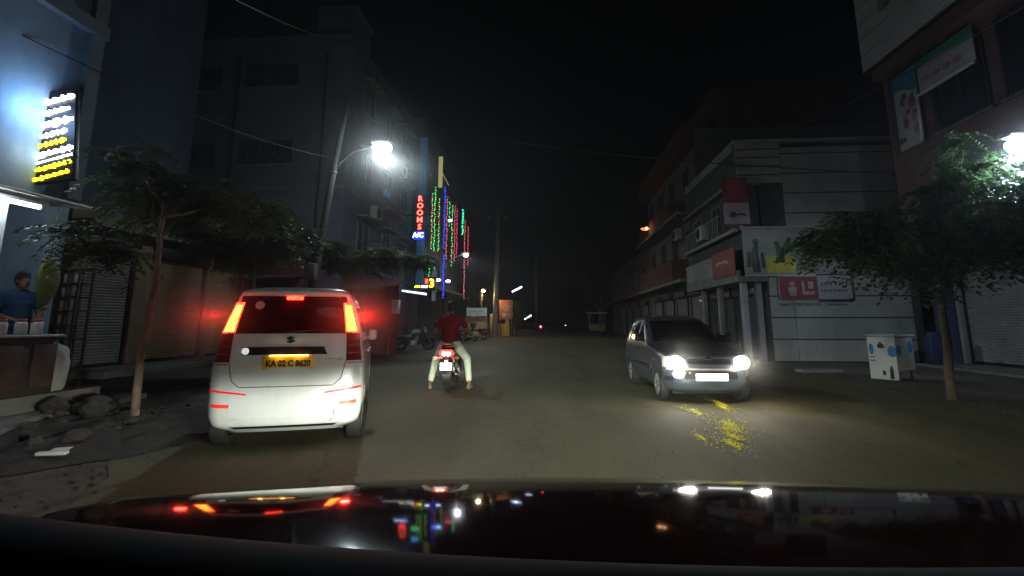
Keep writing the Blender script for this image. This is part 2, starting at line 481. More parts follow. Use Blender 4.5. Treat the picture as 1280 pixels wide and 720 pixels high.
class Car:
    """body as stacked rounded outlines; profile rows: z, half width, rear y, front y, rear corner radius, front corner radius"""
    def __init__(s, prof, arches=(), arch_r=0.33, sm=0.02):
        s.prof = prof; s.arches = arches; s.ar = arch_r; s.sm = sm
    def P(s, z):
        a = lerp_prof(s.prof, z - s.sm); b = lerp_prof(s.prof, z); c = lerp_prof(s.prof, z + s.sm)
        return tuple((i + 2 * j + k) / 4 for i, j, k in zip(a, b, c))
    def rear_y(s, x, z):
        w, yr, yf, rr, rf = s.P(z); ax = min(abs(x), w); d = ax - (w - rr)
        crown = 0.035 * (ax / w) ** 2
        return yr + crown + (rr - math.sqrt(max(0, rr * rr - d * d)) if d > 0 else 0)
    def front_y(s, x, z):
        w, yr, yf, rr, rf = s.P(z); ax = min(abs(x), w); d = ax - (w - rf)
        crown = 0.09 * (ax / w) ** 2
        return yf - crown - (rf - math.sqrt(max(0, rf * rf - d * d)) if d > 0 else 0)
    def side_x(s, y, z):
        w, yr, yf, rr, rf = s.P(z)
        L = yf - yr; t = (y - yr) / max(L, 1e-3)
        k = w * (1 - 0.035 * (2 * t - 1) ** 4)
        return k
    def ring(s, z):
        w, yr, yf, rr, rf = s.P(z); pts = []
        for i in range(7):
            x = (w - rr) * i / 7; pts.append((x, s.rear_y(x, z)))
        for i in range(7):
            x = w - rr + rr * math.sin(PI / 2 * i / 7); pts.append((min(x, w * 0.999), s.rear_y(x, z)))
        y0 = s.rear_y(w * 0.999, z); y1 = s.front_y(w * 0.999, z)
        for i in range(71):
            y = y0 + (y1 - y0) * i / 70
            x = w
            for (cy, cz) in s.arches:
                d = math.hypot(y - cy, z - cz)
                if d < s.ar: x = w - 0.24 * min(1, (s.ar - d) / 0.03)
            pts.append((x, y))
        for i in range(1, 8):
            x = w - rf + rf * math.cos(PI / 2 * i / 7); pts.append((x, s.front_y(x, z)))
        for i in range(1, 8):
            x = (w - rf) * (1 - i / 7); pts.append((x, s.front_y(x, z)))
        full = pts + [(-x, y) for x, y in pts[-2:0:-1]]
        return [Vector((x, y, z)) for x, y in full]
    def body(s, zs):
        mb = MB(); rings = [s.ring(z) for z in zs]; n = len(rings[0]); vs = [p for r in rings for p in r]; fs = []
        for i in range(len(zs) - 1):
            for k in range(n):
                fs.append((i * n + k, i * n + (k + 1) % n, (i + 1) * n + (k + 1) % n, (i + 1) * n + k))
        mb.add(vs, fs, True)
        c0 = Vector((0, sum(p.y for p in rings[0]) / n, zs[0])); c1 = Vector((0, (s.P(zs[-1])[1] + s.P(zs[-1])[2]) / 2, zs[-1] + 0.008))
        o = len(mb.v)
        mb.add(rings[0] + [c0], [((k + 1) % n, k, n) for k in range(n)], True)
        mb.add(rings[-1] + [c1], [(k, (k + 1) % n, n) for k in range(n)], True)
        return mb
    def pt(s, side, u, v, off):
        if side == 'rear':
            return Vector((u, s.rear_y(u, v) - off, v))
        if side == 'front':
            return Vector((u, s.front_y(u, v) + off, v))
        sg = 1 if side == 'right' else -1
        return Vector((sg * (s.side_x(u, v) + off), u, v))
    def patch(s, mb, side, q, off=0.005, nu=10, nv=6, depth=0.02):
        """bilinear patch of the corner list q (4 corners) laid on the body and skirted back into it"""
        def f(i, j, o):
            a, b = i / nu, j / nv
            u = (q[0][0] * (1 - a) + q[1][0] * a) * (1 - b) + (q[3][0] * (1 - a) + q[2][0] * a) * b
            v = (q[0][1] * (1 - a) + q[1][1] * a) * (1 - b) + (q[3][1] * (1 - a) + q[2][1] * a) * b
            return s.pt(side, u, v, o)
        vs = [f(i, j, off) for j in range(nv + 1) for i in range(nu + 1)]
        fs = [(j * (nu + 1) + i, j * (nu + 1) + i + 1, (j + 1) * (nu + 1) + i + 1, (j + 1) * (nu + 1) + i) for j in range(nv) for i in range(nu)]
        mb.add(vs, fs, True)
        bd = [(i, 0) for i in range(nu)] + [(nu, j) for j in range(nv)] + [(i, nv) for i in range(nu, 0, -1)] + [(0, j) for j in range(nv, 0, -1)]
        a = [f(i, j, off) for i, j in bd]; b = [f(i, j, -depth) for i, j in bd]; n = len(bd)
        mb.add(a + b, [(k, (k + 1) % n, n + (k + 1) % n, n + k) for k in range(n)])
        return mb
    def disc(s, mb, side, c, ru, rv, off=0.006, n=18, depth=0.02, p=2.0):
        pts = []
        for k in range(n):
            a = 2 * PI * k / n
            ca, sa = math.cos(a), math.sin(a)
            pts.append((c[0] + ru * math.copysign(abs(ca) ** (2 / p), ca), c[1] + rv * math.copysign(abs(sa) ** (2 / p), sa)))
        a = [s.pt(side, u, v, off) for u, v in pts]; b = [s.pt(side, u, v, -depth) for u, v in pts]
        m = [s.pt(side, c[0] + (u - c[0]) * 0.6, c[1] + (v - c[1]) * 0.6, off * 1.5) for u, v in pts]
        ctr = s.pt(side, c[0], c[1], off * 1.6)
        mb.add(a + b, [(k, (k + 1) % n, n + (k + 1) % n, n + k) for k in range(n)])
        mb.add(a + m, [(k, (k + 1) % n, n + (k + 1) % n, n + k) for k in range(n)], True)
        mb.add(m + [ctr], [(k, (k + 1) % n, n) for k in range(n)], True)
        return mb

def frange(a, b, st):
    n = max(1, round((b - a) / st)); return [a + (b - a) * i / n for i in range(n + 1)]

def wheel(parent, x, y, r, w, sg, rim_mat, spokes=5, name='wheel'):
    t = MB()
    prof = [(-w / 2, r * 0.68), (-w / 2, r * 0.9), (-w * 0.42, r * 0.98), (-w * 0.2, r), (w * 0.2, r), (w * 0.42, r * 0.98), (w / 2, r * 0.9), (w / 2, r * 0.68)]
    n = 36
    vs = [(x + a, y + b * math.cos(2 * PI * k / n), r + b * math.sin(2 * PI * k / n)) for k in range(n) for a, b in prof]
    q = len(prof)
    t.add(vs, [(k * q + i, k * q + i + 1, ((k + 1) % n) * q + i + 1, ((k + 1) % n) * q + i) for k in range(n) for i in range(q - 1)], True)
    wo = t.build(name, MAT['rubber'], parent)
    m = MB()
    xo = x + sg * w * 0.42
    m.disc((x + sg * w * 0.2, y, r), (1, 0, 0), r * 0.69, 0.02, 30)
    m.torus((xo, y, r), (1, 0, 0), r * 0.64, r * 0.055, 30, 6)
    for k in range(spokes * 2):
        a = 2 * PI * k / (spokes * 2)
        m.tube([(xo, y, r), (xo - sg * 0.008, y + r * 0.62 * math.cos(a), r + r * 0.62 * math.sin(a))], [r * 0.09, r * 0.075], n=6)
    m.sphere((xo, y, r), r * 0.15, 12, 8, sc=(0.5, 1, 1))
    m.build('rim', rim_mat, wo)
    return wo

def plate_text(name, s, size, mat, parent, loc, rot):
    return text_obj(name, s, size, mat, parent, loc, rot, extrude=0.002, bold=0.004, sx=0.9)

# --- white tall hatchback braking on the left
WP = [(0.17, 0.60, 0.16, 3.50, 0.14, 0.2), (0.24, 0.765, 0.03, 3.60, 0.15, 0.25), (0.34, 0.80, 0.0, 3.64, 0.16, 0.3), (0.58, 0.812, 0.0, 3.65, 0.16, 0.3),
      (0.84, 0.806, 0.015, 3.60, 0.15, 0.3), (0.90, 0.797, 0.05, 3.42, 0.13, 0.25), (0.95, 0.79, 0.055, 3.0, 0.12, 0.2), (1.00, 0.782, 0.06, 2.72, 0.12, 0.18),
      (1.16, 0.755, 0.075, 2.55, 0.12, 0.16), (1.34, 0.705, 0.125, 2.28, 0.12, 0.15), (1.50, 0.65, 0.18, 2.0, 0.12, 0.14), (1.585, 0.618, 0.17, 1.85, 0.11, 0.14),
      (1.63, 0.585, 0.14, 1.72, 0.12, 0.16), (1.66, 0.53, 0.19, 1.55, 0.16, 0.2), (1.678, 0.42, 0.35, 1.35, 0.2, 0.2)]
wc = Car(WP, arches=((0.47, 0.27), (2.9, 0.27)), arch_r=0.32)
hatch = thing('hatchback_car', 'white tall hatchback with lit red brake lights and yellow plate', 'car')
b = wc.body(frange(0.17, 0.88, 0.025) + frange(0.9, 1.6, 0.025) + frange(1.61, 1.678, 0.01)).build('body', MAT['white_paint'], hatch)
gl = MB(); wc.patch(gl, 'rear', [(-0.66, 1.175), (0.66, 1.175), (0.565, 1.575), (-0.565, 1.575)], 0.006, 24, 12)
rw = gl.build('rear_window', M('red_glare_glass', (0.05, 0.004, 0.006), 0.06, var=0.2, spec=0.6), hatch)  # red brake-light glare is put into the glass colour
sp = MB(); wc.patch(sp, 'rear', [(-0.57, 1.583), (0.57, 1.583), (0.545, 1.64), (-0.545, 1.64)], 0.055, 20, 4, 0.05)
sp.build('roof_spoiler', MAT['white_paint'], hatch)
br = EM('brake_light', (1.0, 0.035, 0.014), 14, base=(0.4, 0.01, 0.01), cells=26)
br_core = EM('brake_light_core', (1.0, 0.34, 0.03), 15, base=(0.4, 0.1, 0.02), cells=30)
hb = MB(); hb.rbox(-0.09, 0.09, wc.rear_y(0, 1.565) - 0.045, wc.rear_y(0, 1.565) + 0.01, 1.535, 1.575, 0.01)
hb.build('high_brake_light', br, hatch)
for sg in (-1, 1):
    t = MB(); wc.patch(t, 'rear', [(sg * 0.585, 1.185), (sg * 0.728, 1.185), (sg * 0.642, 1.505), (sg * 0.535, 1.505)], 0.014, 8, 12, 0.03)
    tl = t.build('tail_lamp', br, hatch)
    t = MB(); wc.patch(t, 'rear', [(sg * 0.60, 1.20), (sg * 0.705, 1.20), (sg * 0.622, 1.475), (sg * 0.555, 1.475)], 0.024, 8, 14, 0.02)
    t.build('bulb_cover', br_core, tl)
    t = MB(); wc.patch(t, 'rear', [(sg * 0.61, 0.885), (sg * 0.775, 0.885), (sg * 0.735, 1.175), (sg * 0.595, 1.175)], 0.014, 8, 8, 0.03)
    lo = t.build('tail_lamp', MAT['dark_red'], hatch); tag(lo, 'unlit dark red lower half of the tail lamp')
    ltm = M('lamp_trim', (0.3, 0.06, 0.07), 0.2, var=0.1)
    for z in (0.96, 1.04, 1.11):
        t = MB(); wc.patch(t, 'rear', [(sg * 0.625, z), (sg * 0.755, z), (sg * 0.75, z + 0.012), (sg * 0.622, z + 0.012)], 0.018, 6, 2, 0.01)
        t.build('lamp_trim', ltm, lo)
    # reflectors in the bumper
    t = MB(); wc.patch(t, 'rear', [(sg * 0.40, 0.555), (sg * 0.785, 0.60), (sg * 0.785, 0.622), (sg * 0.40, 0.572)], 0.006, 12, 2, 0.01)
    t.build('reflector_strip', EM('reflector_red', (1, 0.02, 0.02), 0.35, base=(0.6, 0.02, 0.02)), hatch)
    t = MB(); wc.patch(t, 'rear', [(sg * 0.56, 0.435), (sg * 0.74, 0.442), (sg * 0.74, 0.478), (sg * 0.56, 0.467)], 0.006, 10, 2, 0.01)
    t.build('reflector', EM('reflector_low' + ('l' if sg < 0 else 'r'), (1, 0.02, 0.02) if sg < 0 else (1, 0.3, 0.02), 0.4, base=(0.6, 0.05, 0.02)), hatch)
# garnish, plate, emblem, model name
t = MB(); wc.patch(t, 'rear', [(-0.50, 0.955), (0.40, 0.955), (0.36, 1.03), (-0.46, 1.03)], 0.012, 20, 3)
gn = t.build('plate_garnish', M('garnish_black', (0.02, 0.014, 0.018), 0.15, var=0.2, coat=0.5), hatch)
t = MB(); wc.patch(t, 'rear', [(-0.50, 1.028), (0.39, 1.028), (0.37, 1.036), (-0.46, 1.036)], 0.016, 20, 1); t.build('chrome_strip', MAT['chrome'], gn)
yy = wc.rear_y(0, 0.88)
t = MB(); t.rbox(-0.265, 0.265, yy - 0.022, yy + 0.02, 0.80, 0.94, 0.008)
pl = t.build('number_plate', M('plate_yellow', (0.85, 0.50, 0.01), 0.45, var=0.12, scale=6), hatch)
plate_text('plate_number', 'KA 02 C 8620', 0.088, M('plate_black', (0.03, 0.025, 0.01), 0.6), pl, (0, yy - 0.0245, 0.865), FRONT)
t = MB(); t.rbox(-0.2, 0.2, yy - 0.04, yy + 0.02, 0.943, 0.953, 0.004); t.build('plate_lamp', EM('plate_lamp', (1, 0.55, 0.15), 5), hatch)
lamp('plate_light', 'POINT', (-0.1, yy - 0.05, 0.95), 0.15, (1, 0.6, 0.2), 0.02, parent=hatch)
lamp('plate_light', 'POINT', (0.1, yy - 0.05, 0.95), 0.15, (1, 0.6, 0.2), 0.02, parent=hatch)
# emblem: slanted S in chrome
ye = wc.rear_y(0, 1.11) - 0.012
t = MB()
for (pts) in ([(-0.048, 1.125), (0.0, 1.148), (0.048, 1.127), (0.02, 1.118), (-0.012, 1.13)], [(-0.048, 1.125), (-0.012, 1.13), (0.048, 1.098), (0.048, 1.09), (0.012, 1.086)], [(0.048, 1.093), (0.0, 1.07), (-0.048, 1.091), (-0.02, 1.10), (0.012, 1.088)]):
    t.poly([(x, ye, z) for x, z in pts], (0, 0.02, 0))
t.build('emblem', MAT['chrome'], hatch)
t = MB()
wc.disc(t, 'rear', (-0.455, 0.995), 0.036, 0.034, 0.02, p=2.4)
t.build('garnish_glint', EM('glint_white', (0.9, 0.95, 1), 0.6), hatch)  # glowing disc painted in as a glint at the garnish end
t = MB(); glyph_row(t, 0.38, 0.58, 0.885, 0.92, wc.rear_y(0.5, 0.9) - 0.004, random.Random(5), fat=0.22); t.build('model_badge', MAT['chrome'], hatch)
# tailgate shut line and bumper creases
def line_on(mb, car, side, pts, rad=0.006, off=0.0, n=8):
    out = []
    for (a, b_) in zip(pts[:-1], pts[1:]):
        for i in range(n):
            out.append(car.pt(side, a[0] + (b_[0] - a[0]) * i / n, a[1] + (b_[1] - a[1]) * i / n, off))
    out.append(car.pt(side, pts[-1][0], pts[-1][1], off))
    mb.tube(out, rad, n=6); return mb
t = MB(); line_on(t, wc, 'rear', [(-0.60, 1.17), (-0.61, 0.9), (-0.56, 0.70), (-0.48, 0.635), (0.48, 0.635), (0.56, 0.70), (0.61, 0.9), (0.60, 1.17)], 0.0045)
t.build('tailgate_gap', MAT['black'], hatch)
for sg in (-1, 1):
    t = MB(); line_on(t, wc, 'rear', [(sg * 0.80, 0.862), (sg * 0.62, 0.865)], 0.004); t.build('bumper_gap', MAT['black'], hatch)
t = MB(); wc.patch(t, 'rear', [(-0.52, 0.30), (0.52, 0.30), (0.5, 0.335), (-0.5, 0.335)], 0.012, 20, 2); t.build('bumper_lip', MAT['white_paint'], hatch)
t = MB(); wc.patch(t, 'rear', [(-0.5, 0.215), (0.5, 0.215), (0.55, 0.245), (-0.55, 0.245)], 0.004, 20, 2); t.build('bumper_skirt', MAT['black'], hatch)
t = MB(); line_on(t, wc, 'rear', [(0.47, 0.27), (0.50, 0.31), (0.515, 0.36), (0.50, 0.385)], 0.006); t.build('bumper_scuff', M('scuff', (0.25, 0.22, 0.16), 0.9), hatch)
t = MB(); wc.disc(t, 'rear', (-0.37, 1.475), 0.05, 0.045, 0.012, 14)
st = t.build('window_sticker', M('sticker', (0.42, 0.44, 0.5), 0.7, var=0.2, scale=30), rw)
t = MB(); line_on(t, wc, 'rear', [(-0.05, 1.185), (0.12, 1.20), (0.32, 1.215)], 0.008, 0.02); wp = t.build('rear_wiper', MAT['black'], hatch)
# sides
for side, sg in (('right', 1), ('left', -1)):
    for q in ([(0.42, 1.06), (1.02, 1.04), (1.02, 1.47), (0.55, 1.46)], [(1.09, 1.04), (1.72, 1.03), (1.66, 1.47), (1.09, 1.47)], [(1.79, 1.03), (2.42, 1.02), (2.05, 1.44), (1.75, 1.47)]):
        t = MB(); wc.patch(t, side, q, 0.004, 8, 8); t.build('side_window', MAT['dark_glass'], hatch)
    for yd in (1.055, 1.755):
        t = MB(); line_on(t, wc, side, [(yd, 0.40), (yd, 1.0)], 0.004); t.build('door_gap', MAT['black'], hatch)
        t = MB(); p = wc.pt(side, yd + 0.12 if yd > 1.5 else yd - 0.2 + 0.3, 0.93, 0.025); t.rbox(p.x - 0.015, p.x + 0.015, p.y - 0.0, p.y + 0.15, p.z - 0.012, p.z + 0.016, 0.008); t.build('door_handle', MAT['white_paint'], hatch)
    t = MB(); p = wc.pt(side, 2.32, 1.05, 0.0)
    t.rbox(p.x + sg * 0.02, p.x + sg * 0.14, p.y - 0.06, p.y + 0.07, p.z - 0.02, p.z + 0.13, 0.035, seg=3); t.tube([p + Vector((-sg * 0.05, 0, 0.0)), p + Vector((sg * 0.08, 0, 0.03))], 0.025)
    t.build('wing_mirror', MAT['white_paint'], hatch)
    for yc in (0.47, 2.9):
        wheel(hatch, sg * 0.715, yc, 0.285, 0.17, sg, MAT['steel'])
t = MB(); wc.patch(t, 'front', [(-0.6, 1.04), (0.6, 1.04), (0.52, 1.52), (-0.52, 1.52)], 0.005, 16, 10); t.build('windscreen', MAT['dark_glass'], hatch)
for sg in (-1, 1):
    t = MB(); wc.patch(t, 'front', [(sg * 0.45, 0.68), (sg * 0.76, 0.70), (sg * 0.74, 0.86), (sg * 0.5, 0.82)], 0.006, 8, 5); t.build('headlight', M('clear_lens', (0.5, 0.5, 0.5), 0.1), hatch)
t = MB(); t.box(-0.6, 0.6, 0.25, 3.4, 0.155, 0.2); t.tube([(-0.45, 0.12, 0.24), (-0.45, 0.5, 0.24)], 0.03); t.tube([(-0.65, 0.47, 0.285), (0.65, 0.47, 0.285)], 0.035); t.build('underbody', MAT['black'], hatch)
HATCH_YAW = 18.5
hatch.location = (-2.77, 5.28, 0); hatch.rotation_euler = (0, 0, R(HATCH_YAW)); hatch.scale = (0.95, 0.98, 1.0)
for sg in (-1, 1):
    a_ = R(HATCH_YAW); lx_, ly_ = sg * 0.80 * 0.95, 0.10
    wp_ = (-2.79 + lx_ * math.cos(a_) - ly_ * math.sin(a_), 5.28 + lx_ * math.sin(a_) + ly_ * math.cos(a_), 1.36)
    node_lamp('added_flare_glow', wp_, (1, 0.02, 0.012), 0.05, lambda m, st, x, y, z: m('MULTIPLY', m('EXPONENT', m('MULTIPLY', m('POWER', m('DIVIDE', m('ABSOLUTE', z), 0.60), 2.0), -1.0)), 2.4 if sg > 0 else 0.9))  # red lamps added beside the body, standing in for brake-light flare
    lamp_bloom((wp_[0] - 0.03 * sg, wp_[1] - 0.12, 1.36), 0.62, 0.55)

# --- small silver hatchback coming the other way
AP = [(0.16, 0.56, 0.16, 3.22, 0.12, 0.25), (0.22, 0.69, 0.04, 3.36, 0.14, 0.32), (0.32, 0.725, 0.0, 3.40, 0.15, 0.36), (0.50, 0.735, 0.0, 3.41, 0.15, 0.36), (0.62, 0.735, 0.0, 3.37, 0.14, 0.34),
      (0.74, 0.732, 0.01, 3.29, 0.14, 0.3), (0.79, 0.728, 0.02, 3.16, 0.13, 0.24), (0.84, 0.722, 0.03, 2.78, 0.12, 0.2), (0.89, 0.712, 0.04, 2.34, 0.12, 0.18), (0.93, 0.70, 0.05, 2.26, 0.12, 0.16),
      (1.10, 0.65, 0.14, 1.97, 0.12, 0.15), (1.26, 0.59, 0.28, 1.68, 0.12, 0.14), (1.34, 0.555, 0.37, 1.53, 0.12, 0.14), (1.38, 0.52, 0.43, 1.42, 0.14, 0.16), (1.405, 0.45, 0.53, 1.30, 0.16, 0.18), (1.417, 0.33, 0.66, 1.15, 0.16, 0.16)]
ac = Car(AP, arches=((0.55, 0.26), (2.83, 0.26)), arch_r=0.31)
alto = thing('compact_car', 'silver small car facing the camera with both headlights on', 'car')
silver = M('silver_paint', (0.075, 0.10, 0.135), 0.3, metal=0.4, var=0.1, scale=1.5, coat=0.6, dirt=(0.2, 0.18, 0.14), dscale=2, damt=0.35)
ac.body(frange(0.16, 0.74, 0.025) + frange(0.755, 0.95, 0.015) + frange(0.975, 1.34, 0.03) + frange(1.35, 1.417, 0.01)).build('body', silver, alto)
t = MB(); ac.patch(t, 'front', [(-0.60, 0.945), (0.60, 0.945), (0.50, 1.32), (-0.50, 1.32)], 0.006, 20, 12); wsn = t.build('windscreen', MAT['dark_glass'], alto)
t = MB()
for x0 in (-0.5, 0.05):
    line_on(t, ac, 'front', [(x0, 0.945), (x0 + 0.42, 0.985)], 0.008, 0.02)
t.build('wiper', MAT['black'], alto)
hl = EM('headlight_lit', (1.0, 0.93, 0.78), 55)
for sg in (-1, 1):
    t = MB(); ac.patch(t, 'front', [(sg * 0.36, 0.565), (sg * 0.70, 0.57), (sg * 0.69, 0.735), (sg * 0.40, 0.715)], 0.008, 12, 6, 0.03)
    hous = t.build('headlight', M('headlight_lens', (0.55, 0.55, 0.52), 0.08, var=0.1, coat=0.6), alto)
    t = MB(); p = ac.pt('front', sg * 0.53, 0.65, 0.012); t.sphere(p, 0.115, 16, 10, sc=(1.1, 0.4, 0.9)); t.build('bulb', hl, hous)
    t = MB(); ac.patch(t, 'front', [(sg * 0.58, 0.36), (sg * 0.68, 0.36), (sg * 0.68, 0.43), (sg * 0.58, 0.43)], 0.008, 6, 4); t.build('fog_lamp_recess', MAT['black'], alto)
t = MB(); p = ac.pt('front', 0.50, 0.475, 0.012); t.sphere(p, 0.085, 14, 8, sc=(1.1, 0.35, 0.8)); fl = t.build('fog_lamp', EM('fog_lamp_lit', (0.85, 0.93, 1.0), 22), alto)
tag(fl, 'single lit fog lamp under the headlight')
t = MB(); ac.patch(t, 'front', [(-0.34, 0.625), (0.34, 0.625), (0.33, 0.70), (-0.33, 0.70)], 0.006, 14, 3); gr = t.build('grille', MAT['black'], alto)
t = MB()
for z in (0.632, 0.66, 0.69):
    ac.patch(t, 'front', [(-0.34, z), (0.34, z), (0.34, z + 0.009), (-0.34, z + 0.009)], 0.014, 14, 1, 0.015)
t.build('grille_bar', MAT['chrome'], gr)
t = MB(); ac.patch(t, 'front', [(-0.42, 0.40), (0.42, 0.40), (0.40, 0.52), (-0.40, 0.52)], 0.006, 14, 4); t.build('air_intake', MAT['black'], alto)
t = MB(); ac.patch(t, 'front', [(-0.66, 0.535), (0.66, 0.535), (0.66, 0.56), (-0.66, 0.56)], 0.012, 18, 2); t.build('bumper_moulding', M('bumper_trim', (0.3, 0.31, 0.3), 0.4), alto)
t = MB(); ac.disc(t, 'front', (0, 0.715), 0.05, 0.028, 0.016, p=2); t.build('emblem', MAT['chrome'], alto)
yp = ac.pt('front', 0, 0.42, 0.0).y
t = MB(); t.rbox(-0.25, 0.25, yp - 0.02, yp + 0.03, 0.375, 0.485, 0.008); apl = t.build('number_plate', EM('plate_glow_white', (0.95, 0.97, 1.0), 1.8, base=(0.85, 0.85, 0.85)), alto)  # emission stands in for headlight light thrown back by the plate
for side, sg in (('right', 1), ('left', -1)):
    for q in ([(0.36, 0.95), (0.62, 0.93), (0.62, 1.25), (0.48, 1.22)], [(0.68, 0.93), (1.24, 0.92), (1.20, 1.29), (0.68, 1.29)], [(1.32, 0.92), (2.02, 0.92), (1.58, 1.25), (1.28, 1.29)]):
        t = MB(); ac.patch(t, side, q, 0.004, 8, 8); t.build('side_window', MAT['dark_glass'], alto)
    for yd in (0.66, 1.32, 2.25):
        t = MB(); line_on(t, ac, side, [(yd, 0.30 if yd != 0.66 else 0.6), (yd, 0.9)], 0.004); t.build('door_gap', MAT['black'], alto)
    for yd in (0.75, 1.42):
        t = MB(); p = ac.pt(side, yd, 0.80, 0.02); t.rbox(p.x - 0.012, p.x + 0.012, p.y, p.y + 0.14, p.z - 0.012, p.z + 0.014, 0.007); t.build('door_handle', MAT['black'], alto)
    t = MB(); ac.patch(t, side, [(0.9, 0.50), (2.46, 0.50), (2.46, 0.55), (0.9, 0.55)], 0.014, 14, 2); t.build('side_moulding', MAT['black'], alto)
    t = MB(); p = ac.pt(side, 1.88, 0.94, 0.0)
    t.rbox(p.x + sg * 0.04, p.x + sg * 0.19, p.y - 0.05, p.y + 0.06, p.z, p.z + 0.12, 0.03, seg=3); t.tube([p + Vector((-sg * 0.04, 0, 0)), p + Vector((sg * 0.07, 0, 0.03))], 0.022)
    t.build('wing_mirror', MAT['black'], alto)
    t = MB(); p = ac.pt(side, 2.68, 0.66, 0.006); t.rbox(p.x - 0.01, p.x + 0.01, p.y - 0.03, p.y + 0.03, p.z - 0.015, p.z + 0.015, 0.006); t.build('side_indicator', M('amber', (0.6, 0.25, 0.02), 0.2), alto)
    for yc in (0.55, 2.83):
        wheel(alto, sg * 0.655, yc, 0.265, 0.15, sg, MAT['steel'])
t = MB(); ac.patch(t, 'rear', [(-0.55, 0.95), (0.55, 0.95), (0.49, 1.29), (-0.49, 1.29)], 0.005, 14, 8); t.build('rear_window', MAT['dark_glass'], alto)
for sg in (-1, 1):
    t = MB(); ac.patch(t, 'rear', [(sg * 0.55, 0.6), (sg * 0.70, 0.6), (sg * 0.66, 0.9), (sg * 0.58, 0.9)], 0.006, 6, 6); t.build('tail_lamp', MAT['dark_red'], alto)
t = MB(); t.box(-0.55, 0.55, 0.25, 3.1, 0.14, 0.2); t.tube([(-0.6, 0.55, 0.265), (0.6, 0.55, 0.265)], 0.03); t.tube([(-0.6, 2.83, 0.265), (0.6, 2.83, 0.265)], 0.03); t.build('underbody', MAT['black'], alto)
alto.location = (2.36, 11.95, 0); alto.rotation_euler = (0, 0, R(182.6))
for sg in (-1, 1):
    lamp('headlight_beam', 'SPOT', (sg * 0.53, 3.46, 0.65), 24, (1, 0.93, 0.78), 0.06, aim((0, 0, 0), (0, 1, -0.17)), R(120), 0.9, parent=alto)
    lamp('headlight_glow', 'POINT', (sg * 0.53, 3.52, 0.66), 14, (1, 0.9, 0.75), 0.07, parent=alto)
    lamp_bloom((2.42 - sg * 0.53 + 0.16, 11.95 - 3.52, 0.66), 0.6, 0.16)

# --- bonnet, dashboard and pillar of the car the camera sits in
ego = thing('dark_car', 'dark glossy car bonnet and dashboard filling the bottom of the view', 'car')
XC, HW = 0.40, 1.26
def bonnet(u, v):
    s = u * 2 - 1
    yf = 1.80 - 0.42 * abs(s) ** 2.6
    y0 = 0.60 + 0.02 * s * s
    t = v
    y = y0 + (yf - y0) * t
    z = 1.018 + 0.004 * s * s - 0.235 * t ** 1.88
    # two gentle ridges and the edge roll-off
    z += 0.003 * math.exp(-((abs(s) - 0.62) / 0.07) ** 2) * (1 - 0.3 * t)
    if abs(s) > 0.93: z -= ((abs(s) - 0.93) / 0.07) ** 2 * 0.05
    if t > 0.93: z -= ((t - 0.93) / 0.07) ** 2 * 0.05
    return Vector((XC + s * HW, y, z))
t = MB(); t.grid(bonnet, 90, 60)
# nose and flanks close the shell down to the bumper
def skirt(u, v):
    s = u * 2 - 1; p = bonnet(u, 1.0)
    return Vector((p.x, p.y + 0.10 * math.sin(v * PI * 0.6), p.z - 0.50 * v))
t.grid(skirt, 60, 8)
for uu in (0.0, 1.0):
    t.grid(lambda a, b_: bonnet(uu, a) + Vector((0.05 * (1 if uu > .5 else -1) * math.sin(b_ * PI), 0, -0.5 * b_)), 30, 6)
bonnet_paint = M('dark_maroon_paint', (0.036, 0.009, 0.009), 0.06, var=0.2, scale=3, coat=0.0, spec=0.13)
t.build('bonnet', bonnet_paint, ego)
def dash(u, v):
    x = -1.05 + 2.3 * u
    zt = 1.112 + 0.08 * (x - 0.05) ** 2
    if v < 0.5:
        k = v / 0.5; return Vector((x, 0.62 - 0.20 * k, 0.98 + (zt - 0.98) * math.sin(k * PI / 2)))
    k = (v - 0.5) / 0.5
    return Vector((x, 0.42 - 0.16 * k, zt - 0.10 * k ** 1.5))
t = MB(); t.grid(dash, 60, 16); t.build('dashboard', M('dashboard_plastic', (0.006, 0.0065, 0.008), 0.85, var=0.15, scale=60, spec=0.1), ego)
t = MB(); t.tube([(-0.62, 0.52, 0.985), (-0.70, 0.60, 1.10), (-0.80, 0.40, 1.0)], [0.03, 0.02, 0.03]); t.build('windscreen_seal', MAT['black'], ego)
WARMW = (0.97, 1.0, 0.83)
def low_beam(I0):
    def f(m, st, x, y, z):
        s_ = m('MAXIMUM', m('MULTIPLY', z, -1.0), 0.10)
        a = m('POWER', m('DIVIDE', 0.10, s_), 2.3)
        g1 = m('EXPONENT', m('MULTIPLY', m('POWER', m('DIVIDE', m('ABSOLUTE', m('ADD', x, 0.05)), 0.40), 2.0), -1.0))
        g = m('ADD', m('MULTIPLY', g1, 0.86), 0.14)
        cut = st(z, -0.05, 0.035, 1.0, 0.10)
        up = m('EXPONENT', m('MULTIPLY', m('MAXIMUM', z, 0.0), -2.6))
        fw = st(y, 0.0, 0.15, 0.0, 1.0)
        return m('MULTIPLY', m('MULTIPLY', m('MULTIPLY', a, g), m('MULTIPLY', cut, up)), m('MULTIPLY', fw, I0))
    return f
for sg in (-1, 1):
    node_lamp('headlight_beam', (XC - 0.2 + sg * 0.62, 2.05, 0.66), WARMW, 0.07, low_beam(215))

